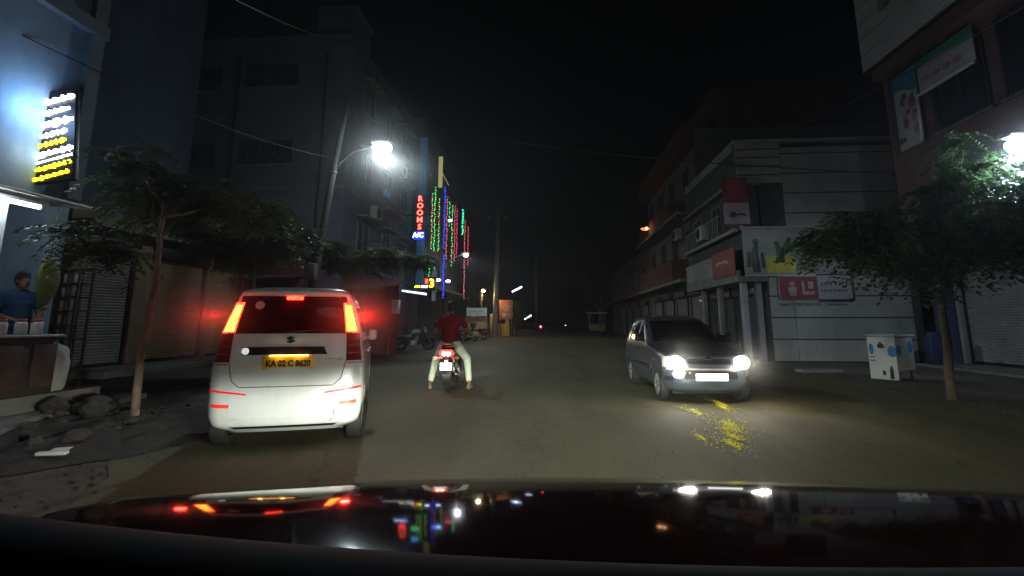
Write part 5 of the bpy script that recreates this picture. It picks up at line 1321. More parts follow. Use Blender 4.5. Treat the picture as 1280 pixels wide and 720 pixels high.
# --- parked motorcycles and scooters
pb = make_bike('parked_motorcycle', 'motorcycle with grey-green tank parked sideways on the left behind the rider', False, (0.20, 0.25, 0.26))
pb.location = (-6.9, 23.2, 0); pb.rotation_euler = (0, R(6), R(-68))
def make_scooter(label, col):
    root = thing('scooter', label, 'scooter', group='scooters parked by the far pole')
    for y in (0, 1.2):
        t = MB(); t.torus((0, y, 0.22), (1, 0, 0), 0.17, 0.055, 24, 8); wo = t.build('wheel', MAT['rubber'], root)
        t = MB(); t.disc((0, y, 0.22), (1, 0, 0), 0.13, 0.07, 16); t.build('rim', MAT['steel'], wo)
    p = M('scooter_paint', col, 0.3, var=0.1, coat=0.6)
    t = MB(); t.sphere((0, 0.02, 0.52), 0.3, 20, 12, sc=(0.62, 1.45, 0.62)); t.rbox(-0.13, 0.13, 0.35, 0.9, 0.26, 0.34, 0.03); t.build('body', p, root)
    t = MB(); t.grid(lambda u, v: Vector(((u - 0.5) * 2 * (0.20 - 0.06 * abs(v - 0.5)), 0.86 + 0.16 * v * v - 0.10 * (1 - (2 * u - 1) ** 2) * 0 + 0.06 * (1 - (2 * u - 1) ** 2), 0.30 + 0.62 * v)), 12, 12); t.sphere((0, 0.98, 0.93), 0.13, 14, 10, sc=(1.1, 0.9, 0.9)); t.grid(lambda u, v: Vector(((v - 0.5) * 0.14, 1.2 + 0.25 * math.cos(R(20 + 120 * u)), 0.22 + 0.25 * math.sin(R(20 + 120 * u)))), 12, 4); t.build('front_shield', p, root)
    t = MB(); t.rbox(-0.14, 0.14, -0.42, 0.45, 0.68, 0.78, 0.045); t.build('seat', MAT['black'], root)
    t = MB(); t.tube([(-0.34, 0.82, 1.0), (-0.15, 0.95, 1.0), (0.15, 0.95, 1.0), (0.34, 0.82, 1.0)], 0.018); t.tube([(0, 0.95, 0.95), (0, 1.2, 0.24)], 0.03); t.build('handlebar', MAT['black'], root)
    t = MB(); t.rbox(-0.07, 0.07, -0.46, -0.40, 0.55, 0.63, 0.02); t.build('tail_lamp', MAT['dark_red'], root)
    for x in (-0.33, 0.33):
        t = MB(); t.tube([(x, 0.86, 1.0), (x * 1.1, 0.86, 1.15)], 0.007); t.disc((x * 1.1, 0.86, 1.2), (0, 1, 0), 0.06, 0.02, 14); t.build('mirror', MAT['chrome'], root)
    return root
for (lab, col, x, y, rz) in (('pale cream scooter parked aslant, nearest of the parked row', (0.55, 0.45, 0.30), -5.05, 33.6, 40), ('black scooter parked behind the cream scooter', (0.03, 0.03, 0.035), -5.75, 35.0, 20), ('silver scooter parked left of the cream scooter', (0.3, 0.3, 0.32), -6.0, 33.0, 5), ('dark red scooter farthest back by the far pole', (0.18, 0.02, 0.03), -5.0, 37.5, 70)):
    s = make_scooter(lab, col); s.location = (x, y, 0); s.rotation_euler = (0, R(8), R(rz))

# ================================================================ right side
# --- white plank-faced house, side wall towards us
hs = thing('plank_house', 'white plank-faced corner house with an upper balcony on the right', 'building')
pw = M('white_plank', (0.31, 0.31, 0.285), 0.75, var=0.12, scale=2, dirt=(0.13, 0.14, 0.135), dscale=0.7, damt=0.7)
groove = M('plank_backing', (0.05, 0.055, 0.055), 0.9)
t = MB(); t.box(6.5, 7.1, 17.62, 24.0, 3.2, 7.2); t.box(7.15, 11.9, 17.56, 24.0, 0, 7.2); t.build('wall', groove, hs)
def planks(x0, x1, z0, z1, y, step=0.70, gap=0.042, name='planking'):
    t = MB(); z = z0; 
    while z < z1 - 0.02:
        zt = min(z1, z + step - gap)
        t.poly([(x0, y, z), (x1, y, z), (x1, y + 0.012, zt), (x0, y + 0.012, zt)], (0, 0.05, 0)); z += step
    return t
t = planks(7.95, 11.6, 0.05, 7.25, 17.50); t.v; 
t2 = planks(6.45, 7.93, 6.0, 7.45, 17.50, 0.31); t3 = planks(8.62, 8.63, 2.8, 2.81, 17.5)
t4 = planks(7.20, 7.93, 0.05, 2.75, 17.50)
for q in (t2, t4): t.add(q.v, q.f)
t.build('planking', pw, hs)
t = MB(); t.box(6.38, 11.7, 17.44, 17.7, 7.45, 7.55); t.box(6.38, 6.55, 17.7, 24.0, 7.2, 7.55); t.build('parapet', pw, hs)
# upper balcony opening with its pillar and dark room
t = MB(); t.box(6.5, 7.93, 18.9, 19.0, 4.4, 6.0); t.box(7.85, 7.93, 17.57, 18.9, 4.4, 6.0); t.build('recess', MAT['dark_metal'], hs)
t = MB(); t.rbox(7.05, 7.25, 17.9, 18.1, 4.4, 6.0, 0.02); t.rbox(6.45, 6.6, 17.55, 17.7, 4.4, 6.0, 0.02); t.build('pillar', pw, hs)
t = MB(); t.box(6.2, 7.15, 17.45, 24.0, 2.62, 2.80); t.box(6.2, 7.15, 17.55, 24.0, 5.95, 6.05); t.box(6.2, 6.3, 17.5, 24.0, 2.80, 3.0)
t.build('balcony_slab', MAT['concrete'], hs)
t = MB(); t.box(6.22, 6.34, 20.2, 24.0, 3.0, 3.75); t.box(6.22, 6.36, 17.6, 24.0, 4.32, 4.44)
for k in range(16): t.tube([(6.28, 19.4 + 0.29 * k, 4.44), (6.28, 19.4 + 0.29 * k, 5.2)], 0.018, n=5)
t.tube([(6.28, 19.2, 5.2), (6.28, 24, 5.2)], 0.03)
t.build('railing', plaster('rail_grey', (0.3, 0.3, 0.29)), hs)
for (x, y) in ((6.45, 17.75), (6.95, 17.85), (6.5, 20.3), (6.5, 22.4)):
    t = MB(); t.rbox(x - 0.1, x + 0.1, y - 0.1, y + 0.1, 0, 2.62, 0.015); t.build('pillar', plaster('pillar_grey', (0.34, 0.34, 0.33)), hs)
t = MB(); t.box(7.2, 7.3, 17.7, 23.8, 0, 2.6); t.build('back_wall', plaster('shop_back', (0.13, 0.12, 0.11)), hs)
shutter(hs, '-x', (7.18, 19.2, 0.02), 2.2, 2.2, SHUT_GREY); shutter(hs, '-x', (7.18, 22.0, 0.02), 2.4, 2.2, SHUT_GREY)
for y in (20.0, 22.6): window(hs, '-x', (6.5, y, 5.1), 1.1, 1.2, FRAME, shade=False)
# boards and posters on the house
rb = thing('red_banner', 'red and white hanging banner at the balcony corner', 'banner', (5.86, 17.38, 4.50))
t = MB(); t.grid(lambda u, v: Vector((0.85 * u, 0.03 * math.sin(u * 7) * v, 0.78 + 0.86 * v)), 14, 10); t.build('red_cloth', M('banner_red', (0.24, 0.035, 0.045), 0.7, var=0.2), rb)
t = MB(); t.grid(lambda u, v: Vector((0.85 * u, 0.03 * math.sin(u * 7) * (v - 1) * 0.5, 0.05 + 0.73 * v)), 14, 10); t.build('white_cloth', M('banner_white', (0.33, 0.27, 0.28), 0.7, var=0.15), rb)
t = MB(); t.grid(lambda u, v: Vector((0.85 * u, -0.004, 0.0 + 0.055 * v)), 8, 2); rnd = random.Random(21)
for z in (1.05, 1.25, 1.45): t.box(0.08, 0.76, -0.045, -0.04, z, z + 0.02)
t.build('red_edge', M('banner_dark_red', (0.25, 0.02, 0.03), 0.7), rb)
t = MB(); t.tube([(0.18, -0.02, 0.32), (0.3, -0.02, 0.45), (0.42, -0.02, 0.36), (0.56, -0.02, 0.40), (0.70, -0.02, 0.36)], 0.035, n=6); t.disc((0.30, -0.02, 0.38), (0, 1, 0), 0.10, 0.02, 14); t.build('print', M('banner_print', (0.1, 0.06, 0.09), 0.7), rb)
t = MB(); t.tube([(-0.05, 0.03, 1.66), (0.92, 0.03, 1.66)], 0.02); t.tube([(0.85, 0.05, 1.66), (0.85, 0.14, 0.0)], 0.015); t.build('rod', MAT['dark_metal'], rb)
MAT['red_print'] = M('red_dull', (0.24, 0.03, 0.03), 0.6, var=0.3)
rr = thing('red_board', 'slanting red shop board under the balcony on the road side', 'sign', (6.16, 17.5, 2.86))
t = MB(); t.rbox(0, 0.05, 0.1, 2.5, 0.0, 0.95, 0.01); t.build('panel', MAT['red_print'], rr)
t = MB(); rnd = random.Random(31); glyph_row(t, 0.4, 1.7, 0.35, 0.62, 0, rnd, fat=0.35); t.xf(at('-x', (-0.012, 2.3, 0))).build('lettering', M('pale_letters', (0.6, 0.5, 0.45), 0.6), rr)
yp_ = thing('advert_board', 'wide pale advert board with three figures and yellow blocks on the house corner', 'sign', (6.42, 17.40, 2.84))
t = MB(); t.rbox(0, 2.2, 0, 0.05, 0, 1.56, 0.012); t.build('panel', M('advert_pale', (0.27, 0.28, 0.25), 0.6, var=0.15, scale=2), yp_)
t = MB(); t.box(0.72, 1.62, -0.012, -0.004, 0.06, 0.62); t.build('yellow_block', M('advert_yellow', (0.45, 0.42, 0.03), 0.6, var=0.3), yp_)
t = MB()
t.tube([(0.38, -0.01, 0.08), (0.36, -0.01, 0.75), (0.42, -0.01, 1.05)], [0.13, 0.11, 0.06]); t.sphere((0.40, -0.01, 1.1), 0.10, 10, 8, sc=(1, 0.2, 1)); t.tube([(0.14, -0.01, 0.25), (0.15, -0.01, 0.75)], 0.06); t.tube([(0.62, -0.01, 0.2), (0.60, -0.01, 0.72)], 0.05)
t.build('figure', M('advert_dark', (0.09, 0.10, 0.10), 0.6, var=0.4), yp_)
t = MB(); t.tube([(1.15, -0.015, 0.40), (1.18, -0.015, 0.72), (1.05, -0.015, 1.1)], [0.15, 0.12, 0.05]); t.tube([(1.3, -0.015, 0.75), (1.5, -0.015, 1.2)], [0.1, 0.05]); t.build('leaf_print', M('advert_green', (0.05, 0.11, 0.05), 0.6, var=0.4), yp_)
t = MB(); t.box(0.0, 2.22, -0.03, 0.06, -0.06, -0.004); t.box(0.0, 2.22, -0.03, 0.06, 1.564, 1.61); t.build('frame', M('frame_pale', (0.4, 0.4, 0.38), 0.6), yp_)
wbd = thing('shop_board', 'half red, half white shop board fixed on the plank wall', 'sign', (7.46, 17.40, 2.02))
t = MB(); t.rbox(0, 2.3, 0, 0.06, 0, 0.76, 0.01); t.build('panel', M('board_half_white', (0.28, 0.29, 0.29), 0.6, var=0.1), wbd)
t = MB(); t.box(0.02, 1.22, -0.01, -0.003, 0.02, 0.74); t.build('red_field', M('board_red', (0.20, 0.02, 0.025), 0.6, var=0.25), wbd)
t = MB(); t.sphere((0.42, -0.015, 0.5), 0.09, 10, 8, sc=(1, .2, 1)); t.tube([(0.42, -0.012, 0.4), (0.42, -0.012, 0.1)], [0.15, 0.11]); t.box(0.72, 0.80, -0.02, -0.011, 0.15, 0.6); t.box(0.8, 1.1, -0.02, -0.011, 0.15, 0.26); t.box(0.92, 1.08, -0.02, -0.011, 0.34, 0.58); t.build('print', M('board_print', (0.36, 0.27, 0.25), 0.6, var=0.3), wbd)
t = MB(); rnd = random.Random(8); glyph_row(t, 1.32, 2.15, 0.42, 0.58, -0.006, rnd, fat=0.3); glyph_row(t, 1.32, 2.15, 0.22, 0.34, -0.006, rnd, fat=0.3); t.build('lettering', M('board_ink', (0.2, 0.05, 0.06), 0.6), wbd)
t = MB(); t.rbox(2.3, 2.35, -0.03, 0.07, -0.05, 0.8, 0.01); t.rbox(1.25, 2.35, -0.03, 0.07, -0.05, -0.004, 0.005); t.build('frame', MAT['black'], wbd)
t = MB(); rnd = random.Random(15); glyph_row(t, 0.0, 1.25, 0, 0.11, 0, rnd, fat=0.3); glyph_row(t, 1.5, 2.1, 0, 0.11, 0, rnd, fat=0.3)
pt_ = t.build('painted_lettering', M('wall_ink', (0.06, 0.07, 0.07), 0.8)); pt_.location = (7.5, 17.49, 1.80); tag(pt_, 'row of dark lettering painted under the red and white board', 'lettering')
# --- corner building with printed panels upstairs
qb = thing('corner_building', 'tall brown building with printed panels and a striped white parapet, top right', 'building')
br_ = plaster('plaster_red_brown', (0.13, 0.065, 0.055))
t = MB(); t.box(10.0, 22, 5.5, 15.05, 3.9, 6.05); t.box(10.25, 22, 5.5, 15.05, 6.05, 8.55); t.box(12.6, 22, 5.5, 17.2, 0, 3.9); t.box(9.85, 22, 5.4, 15.25, 8.45, 8.85); t.build('wall', br_, qb)
for (y0, y1) in ((14.86, 15.05), (5.5, 5.7)):
    t = MB(); t.box(10.0, 10.25, y0, y1, 6.05, 8.45); t.build('corner_pier', br_, qb)
pr = M('parapet_white', (0.50, 0.51, 0.50), 0.7, var=0.12, dirt=(0.3, 0.3, 0.3))
t = MB(); t.box(9.72, 9.80, 5.4, 15.42, 8.86, 11.9); t.box(9.80, 22, 15.34, 15.42, 8.86, 11.9); t.build('parapet', groove, qb)
t = MB()
z = 8.88
while z < 11.8:
    t.poly([(9.70, 5.4, z), (9.70, 15.42, z), (9.71, 15.42, z + 0.50), (9.71, 5.4, z + 0.50)], (0.03, 0, 0)); t.poly([(9.72, 15.43, z), (22, 15.43, z), (22, 15.44, z + 0.5), (9.72, 15.44, z + 0.5)], (0, 0.02, 0)); z += 0.525
t.build('planking', pr, qb)
t = MB(); t.rbox(9.62, 9.69, 13.2, 14.3, 10.2, 12.2, 0.02); t.build('parapet_panel', M('panel_print', (0.16, 0.22, 0.22), 0.6, var=0.7, scale=3), qb)
t = MB(); t.rbox(9.64, 9.69, 8.0, 13.9, 8.95, 10.4, 0.02); t.build('parapet_cover', pr, qb)
for y in (12.7, 10.6, 8.5):
    window(qb, '-x', (10.25, y, 7.15), 1.7, 1.9, MAT['dark_metal'], shade=False, grill=False)
def printed_panel(y0, y1, z0, z1, hdr, label):
    o = thing('printed_panel', label, 'poster', (10.12, y1, z0))
    m = at('-x', (0, 0, 0)); w_ = y1 - y0; h_ = z1 - z0
    t = MB(); t.rbox(0, w_, 0.0, 0.04, 0, h_, 0.008); t.xf(m).build('panel', M('poster_white', (0.42, 0.41, 0.41), 0.5, var=0.1, scale=2), o)
    t = MB(); n = 16
    t.poly([(w_ * k / n, -0.006, h_ * 0.74 + 0.05 * h_ * math.sin(k / n * 5)) for k in range(n + 1)] + [(w_, -0.006, h_ - 0.01), (0, -0.006, h_ - 0.01)], (0, 0.004, 0)); t.xf(m).build('header', M('poster_header', hdr, 0.5, var=0.3, scale=5), o)
    return o, m, w_, h_
o, m, w_, h_ = printed_panel(13.95, 14.95, 6.12, 8.36, (0.03, 0.20, 0.28), 'tall white poster with a teal top and small product prints')
rnd = random.Random(2); cols = [M('print_magenta', (0.30, 0.07, 0.16), 0.5), M('print_violet', (0.13, 0.06, 0.25), 0.5), M('print_pink', (0.42, 0.24, 0.25), 0.5)]
for q in range(3):
    t = MB()
    for k in range(5):
        x, z = rnd.uniform(0.15, w_ - 0.15), rnd.uniform(0.25, h_ * 0.68); t.sphere((x, -0.004, z), rnd.uniform(0.06, 0.13), 10, 6, sc=(1, 0.1, rnd.uniform(0.8, 1.8)))
    t.xf(m).build('print', cols[q], o)
o, m, w_, h_ = printed_panel(12.0, 13.85, 7.45, 8.36, (0.03, 0.22, 0.13), 'short white poster with a green top above the dark window')
t = MB()
for k in range(4): t.sphere((0.3 + 0.35 * k, -0.004, 0.28), 0.1, 10, 6, sc=(1.5, 0.1, 1))
t.xf(m).build('print', cols[2], o)
t = MB(); t.rbox(10.06, 10.12, 12.0, 13.9, 7.36, 7.43, 0.01); t.tube([(10.08, 13.9, 7.40), (10.08, 13.95, 6.1)], 0.03); rl = t.build('rail', MAT['white'], qb)
# ground floor: shutter, pillars
shutter(qb, '-x', (12.57, 14.3, 0.06), 4.6, 3.0, SHUT_WHITE); shutter(qb, '-x', (12.57, 9.0, 0.06), 4.6, 3.0, SHUT_WHITE)
for (x0, x1, y0, y1, mt) in ((12.0, 12.5, 16.75, 17.2, plaster('pier_blue', (0.06, 0.07, 0.13))), (12.35, 12.62, 16.65, 16.75, plaster('pier_grey', (0.30, 0.31, 0.33))), (11.8, 12.2, 5.6, 6.0, br_)):
    t = MB(); t.rbox(x0, x1, y0, y1, 0.05, 3.9, 0.02); t.build('pillar', mt, qb)
t = MB(); t.rbox(-0.17, 0.17, 0, 0.03, 0, 1.0, 0.006); hp = t.build('paper_notice', M('paper', (0.45, 0.47, 0.5), 0.7, var=0.1)); hp.location = (11.75, 16.68, 2.25); tag(hp, 'pale paper notice on the pillar left of the wide shutter', 'notice')
t = MB(); t.rbox(-0.2, 0.2, 0, 0.3, 0, 0.85, 0.03); t.sphere((0, 0.15, 0.86), 0.19, 14, 8, sc=(1, 0.75, 0.5))
bn = t.build('dark_blue_bin', M('blue_bin', (0.02, 0.03, 0.09), 0.5, var=0.3)); bn.location = (11.3, 16.2, 0.06); tag(bn, 'dark blue bin behind the white printed counter', 'bin')

# --- white printed counter box on the right pavement
kb = thing('freezer_counter', 'white printed freezer counter standing on the right pavement', 'counter', (7.55, 12.1, 0.0), R(-55))
kb.scale = (0.62, 1.35, 0.98)
t = MB(); t.rbox(-0.86, 0.0, 0.0, 0.62, 0.22, 0.96, 0.02); t.build('cabinet', M('freezer_white', (0.50, 0.52, 0.53), 0.45, var=0.1, dirt=(0.32, 0.32, 0.3), dscale=2), kb)
kw = M('freezer_front', (0.62, 0.64, 0.63), 0.45, var=0.08, dirt=(0.4, 0.4, 0.36), dscale=2)
t = MB(); t.rbox(-0.88, 0.02, -0.03, -0.004, 0.03, 0.99, 0.006); t.build('front_panel', kw, kb)
t = MB(); t.rbox(-0.92, 0.05, -0.05, 0.66, 0.992, 1.03, 0.012); t.build('lid', M('freezer_lid', (0.6, 0.62, 0.62), 0.4), kb)
blue_m = M('print_blue', (0.05, 0.24, 0.5), 0.5, var=0.3, scale=8); dk = M('print_dark', (0.05, 0.05, 0.06), 0.5)
for (c_, r_, sc_) in (((-0.10, -0.031, 0.66), 0.16, (0.9, 0.02, 0.8)), ((-0.76, -0.031, 0.70), 0.09, (0.9, 0.02, 1.4)), ((0.003, 0.10, 0.68), 0.13, (0.02, 0.7, 1)), ((0.003, 0.50, 0.74), 0.12, (0.02, 0.8, 1.1))):
    t = MB(); t.sphere(c_, r_, 12, 8, sc=sc_); t.build('blue_print', blue_m, kb)
t = MB(); t.tube([(-0.52, -0.032, 0.76), (-0.45, -0.032, 0.84), (-0.36, -0.032, 0.77)], 0.035, n=6); t.box(-0.52, -0.34, -0.036, -0.031, 0.73, 0.77); t.tube([(-0.17, -0.032, 0.06), (-0.17, -0.032, 0.26), (-0.17, -0.032, 0.34)], [0.05, 0.05, 0.02], n=8); t.sphere((-0.42, -0.031, 0.18), 0.06, 10, 6, sc=(1, 0.05, 1))
rnd = random.Random(6); glyph_row(t, -0.84, -0.66, 0.5, 0.55, -0.033, rnd, fat=0.25); glyph_row(t, -0.84, -0.66, 0.42, 0.47, -0.033, rnd, fat=0.25); t.build('dark_print', dk, kb)
for (x, y) in ((-0.78, 0.1), (-0.08, 0.1), (-0.78, 0.52), (-0.08, 0.52)):
    t = MB(); t.tube([(x, y, 0.06), (x, y, 0.22)], 0.02, n=8); t.torus((x, y, 0.05), (0, 1, 0), 0.035, 0.018, 14, 6); t.build('caster', MAT['black'], kb)

# --- darker buildings further along the right
ob_ = thing('brick_building', 'dark orange-brown building with balconies beyond the plank house', 'building')
obm = plaster('plaster_orange', (0.12, 0.05, 0.028), 0.6); obg = plaster('plaster_dark_grey', (0.16, 0.15, 0.14))
t = MB(); t.box(7.0, 16, 24.2, 36.5, 0, 10.6); t.build('wall', obg, ob_)
t = MB(); t.box(6.15, 7.0, 26.5, 36.0, 3.3, 4.45); t.box(6.2, 7.0, 26.5, 36.0, 6.5, 7.5); t.box(6.4, 7.0, 24.2, 36.5, 9.7, 10.9); t.build('balcony_front', obm, ob_)
t = MB(); t.box(6.0, 7.0, 24.3, 36.3, 3.15, 3.29); t.box(6.0, 7.0, 24.3, 36.3, 6.36, 6.49); t.build('balcony_slab', MAT['concrete'], ob_)
for y in (26, 29, 32, 35):
    window(ob_, '-x', (7.0, y, 5.3), 1.2, 1.3, FRAME, shade=False); window(ob_, '-x', (7.0, y, 8.5), 1.2, 1.3, FRAME, shade=False)
for y in (25, 28, 31, 34): shutter(ob_, '-x', (6.97, y, 0.03), 2.2, 2.5, SHUT_GREY)
t = MB(); t.box(8.5, 15, 25.5, 34, 10.9, 13.4); t.build('roof_block', obm, ob_)
db = thing('dark_building', 'low dark building farthest along the right of the street', 'building')
t = MB(); t.box(7.2, 16, 37.5, 62, 0, 6.8); t.box(6.3, 7.2, 38, 61, 3.2, 3.4); t.build('wall', plaster('plaster_brown_dark', (0.12, 0.08, 0.06)), db)
for y in (40, 44, 48, 52): window(db, '-x', (7.2, y, 4.9), 1.3, 1.2, FRAME, shade=False); shutter(db, '-x', (7.17, y, 0.03), 2.6, 2.5, SHUT_GREY)
dl = thing('dark_terrace', 'dark row of houses farthest down the left of the street', 'building')
t = MB(); t.box(-18, -9.5, 48, 110, 0, 7); t.box(7.5, 9, 63, 64, 0, 0.01); t.build('wall', plaster('plaster_dim', (0.07, 0.065, 0.06)), dl)
for y in (52, 57, 62, 67): window(dl, '+x', (-9.5, y, 4.5), 1.4, 1.3, FRAME, shade=False)
ol = thing('wall_lamp', 'orange glowing wall lamp on the dark building at right', 'wall lamp', (5.95, 32.2, 7.12))
t = MB(); t.tube([(0.3, 0, 0.25), (0.1, 0, 0.22), (0, 0, 0.12)], 0.02); t.tube([(0, 0, 0.12), (0, 0, 0.02)], [0.06, 0.2], n=16); t.build('bracket', MAT['dark_metal'], ol)
t = MB(); t.sphere((0, 0, -0.03), 0.2, 16, 10, sc=(1.4, 1.0, 0.5)); bo = t.build('lamp_shade', EM('orange_shade', (1.0, 0.22, 0.05), 1.6), ol)
t = MB(); t.sphere((0.05, -0.14, -0.03), 0.085, 12, 8); t.build('bulb', EM('orange_bulb', (1.0, 0.6, 0.35), 14), bo)
lamp('wall_lamp_light', 'POINT', (5.7, 31.8, 6.9), 7, (1.0, 0.42, 0.16), 0.15)
tl_ = MB(); tl_.tube([(-0.35, 0, 0), (0.35, 0, 0.06)], 0.018, n=8); tl_.rbox(-0.37, 0.37, 0.01, 0.03, 0.01, 0.06, 0.005)
tlo = tl_.build('awning_strip', EM('awning_strip', (0.9, 0.78, 0.5), 0.25)); tlo.location = (6.0, 21.2, 2.1); tlo.rotation_euler = (0, 0, R(70)); tag(tlo, 'faint warm strip under the balcony of the plank house', 'light strip')
ss = thing('street_cart', 'dull green covered street cart parked far off on the right', 'cart', (4.1, 48, 0))
t = MB(); t.rbox(-0.7, 0.7, -0.6, 0.9, 0.45, 1.05, 0.03); t.build('box', M('cart_green', (0.12, 0.14, 0.04), 0.7, var=0.3), ss)
for y in (-0.3, 0.6):
    t = MB(); t.torus((-0.72, y, 0.3), (1, 0, 0), 0.26, 0.04, 20, 6); t.torus((0.72, y, 0.3), (1, 0, 0), 0.26, 0.04, 20, 6); t.build('wheel', MAT['rubber'], ss)
t = MB(); t.poly([(-0.9, -0.8, 2.0), (0.9, -0.8, 2.0), (0.9, 1.0, 2.15), (-0.9, 1.0, 2.15)], (0, 0, 0.05))
for (x, y) in ((-0.65, -0.55), (0.65, -0.55), (-0.65, 0.85), (0.65, 0.85)): t.tube([(x, y, 1.0), (x, y, 2.1)], 0.02)
t.build('canopy', M('cart_canopy', (0.3, 0.32, 0.3), 0.6), ss)
# ================================================================ trees
def tree(name, label, base, trunk, r0, limbs, n_sprig, leafmat, leaf=0.10, sprig=0.45, droop=0.5, seed=1, spread=0.55, group=None, bark=None):
    """trunk: list of points above the base; limbs: list of point lists that branch from the trunk"""
    rnd = random.Random(seed)
    root = thing(name, label, 'tree', base, group=group)
    t = MB(); pts = [Vector((0, 0, -0.1))] + [Vector(p) for p in trunk]
    fine = []
    for a, b_ in zip(pts[:-1], pts[1:]):
        for k in range(4): fine.append(a.lerp(b_, k / 4) + Vector((rnd.uniform(-1, 1), rnd.uniform(-1, 1), 0)) * r0 * 0.22)
    fine.append(pts[-1]); n = len(fine)
    t.tube(fine, [r0 * (1.25 if k == 0 else 1.0) * (1 - 0.45 * k / n) for k in range(n)], n=12)
    segs = []
    for L in limbs:
        q = [Vector(p) for p in L]; f = []
        for a, b_ in zip(q[:-1], q[1:]):
            for k in range(4): f.append(a.lerp(b_, k / 4) + Vector((rnd.uniform(-1, 1), rnd.uniform(-1, 1), rnd.uniform(-1, 1))) * 0.035)
        f.append(q[-1]); m_ = len(f)
        t.tube(f, [max(0.008, r0 * 0.5 * (1 - 0.85 * k / m_)) for k in range(m_)], n=8)
        for a, b_ in zip(f[1:-1], f[2:]): segs.append((a, b_))
        # twigs
        for k in range(3, m_):
            for _ in range(2):
                d = Vector((rnd.uniform(-1, 1), rnd.uniform(-1, 1), rnd.uniform(-0.25, 0.6))).normalized() * rnd.uniform(0.3, 0.9) * spread
                e = f[k] + d; mid = f[k] + d * 0.5 + Vector((0, 0, 0.06)); t.tube([f[k], mid, e], [0.012, 0.009, 0.005], n=5); segs += [(f[k], mid), (mid, e), (mid, e), (mid, e)]
    t.build('trunk', bark or MAT['bark'], root)
    c = MB(); V = []; F = []
    for s in range(n_sprig):
        a, b_ = segs[rnd.randrange(len(segs))]
        o_ = a.lerp(b_, rnd.random())
        ang = rnd.uniform(0, 2 * PI); d = Vector((math.cos(ang), math.sin(ang), rnd.uniform(-0.5, 0.45))).normalized()
        L = sprig * rnd.uniform(0.6, 1.25); nl = max(4, int(L / (leaf * 0.42)))
        side = d.cross(Vector((0, 0, 1))).normalized()
        for k in range(nl):
            u = (k + 0.6) / nl
            p = o_ + d * L * u - Vector((0, 0, 1)) * droop * L * u * u
            for sg in (-1, 1):
                ld = (side * sg * 0.85 + d * 0.5 + Vector((0, 0, -droop * rnd.uniform(0.2, 1.0)))).normalized()
                ll = leaf * rnd.uniform(0.7, 1.3); wv = ld.cross(Vector((rnd.uniform(-.4, .4), rnd.uniform(-.4, .4), 1))).normalized() * ll * 0.26
                up = wv.cross(ld).normalized() * ll * 0.06
                i = len(V)
                V += [p, p + ld * ll * 0.45 + wv + up, p + ld * ll, p + ld * ll * 0.45 - wv + up]
                F += [(i, i + 1, i + 2), (i, i + 2, i + 3)]
    c.add(V, F, False)
    c.build('crown', leafmat, root, fix=False)
    return root
# thin roadside tree on the left
tree('roadside_tree', 'thin roadside tree with a pale slender trunk at the rubble on the left', (-5.42, 6.5, 0.0), [(-0.02, 0, 0.9), (0.05, 0.02, 1.8), (0.0, 0.05, 2.5), (-0.04, 0.1, 2.95)], 0.052,
     [[(0.0, 0.05, 2.45), (-0.5, 0.4, 3.0), (-1.15, 0.7, 3.25)], [(-0.02, 0.08, 2.75), (0.4, 0.6, 3.0), (0.95, 1.2, 3.05)], [(-0.03, 0.1, 2.9), (-0.2, 0.7, 3.3), (-0.7, 1.4, 3.55)], [(0, 0.1, 2.9), (0.3, 0.9, 3.15), (0.55, 2.0, 3.1)], [(-0.03, 0.1, 2.9), (-0.5, 0.2, 3.4), (-0.75, 0.3, 3.75)], [(0.02, 0.02, 2.2), (-0.75, 0.05, 2.36), (-1.3, 0.1, 2.38)]],
     480, LEAF, leaf=0.10, sprig=0.45, droop=0.6, seed=3, spread=0.6)
tree('roadside_tree', 'bushy dark roadside tree behind the white hatchback, left of the lamp pole', (-7.35, 12.0, 0), [(0, 0, 1.0), (0.05, 0, 2.1), (0.0, 0, 2.8)], 0.06,
     [[(0.0, 0, 2.3), (-0.6, 0.3, 2.9), (-1.3, 0.4, 3.4)], [(0, 0, 2.7), (0.5, 0.3, 3.2), (1.0, 0.6, 3.5)], [(0, 0, 2.8), (-0.3, 0.5, 3.5), (-0.5, 0.9, 4.2)], [(0, 0, 2.6), (0.6, -0.6, 3.0), (1.2, -1.0, 3.1)], [(0, 0, 2.8), (-0.6, -0.5, 3.3), (-1.5, -0.8, 3.6)]],
     1100, LEAF, leaf=0.12, sprig=0.5, droop=0.4, seed=5, spread=0.75)
tree('roadside_tree', 'spreading flat-topped roadside tree lit by the street lamp', (-6.75, 16.6, 0), [(0, 0, 1.0), (-0.05, 0, 2.0), (0.05, 0, 2.75)], 0.06,
     [[(0.03, 0, 2.6), (0.8, 0, 3.15), (1.7, -0.1, 3.3), (2.6, 0.1, 3.15)], [(0, 0, 2.6), (-0.7, 0.1, 3.2), (-1.2, 0, 3.7)], [(0.04, 0, 2.75), (0.4, 0.7, 3.4), (1.0, 1.2, 3.45)], [(0.04, 0, 2.7), (0.7, -0.8, 3.3), (1.6, -1.0, 3.45)], [(0, 0, 2.75), (-0.3, -0.7, 3.4), (-0.3, -1.2, 3.7)]],
     1000, LEAF, leaf=0.13, sprig=0.5, droop=0.3, seed=8, spread=0.7)
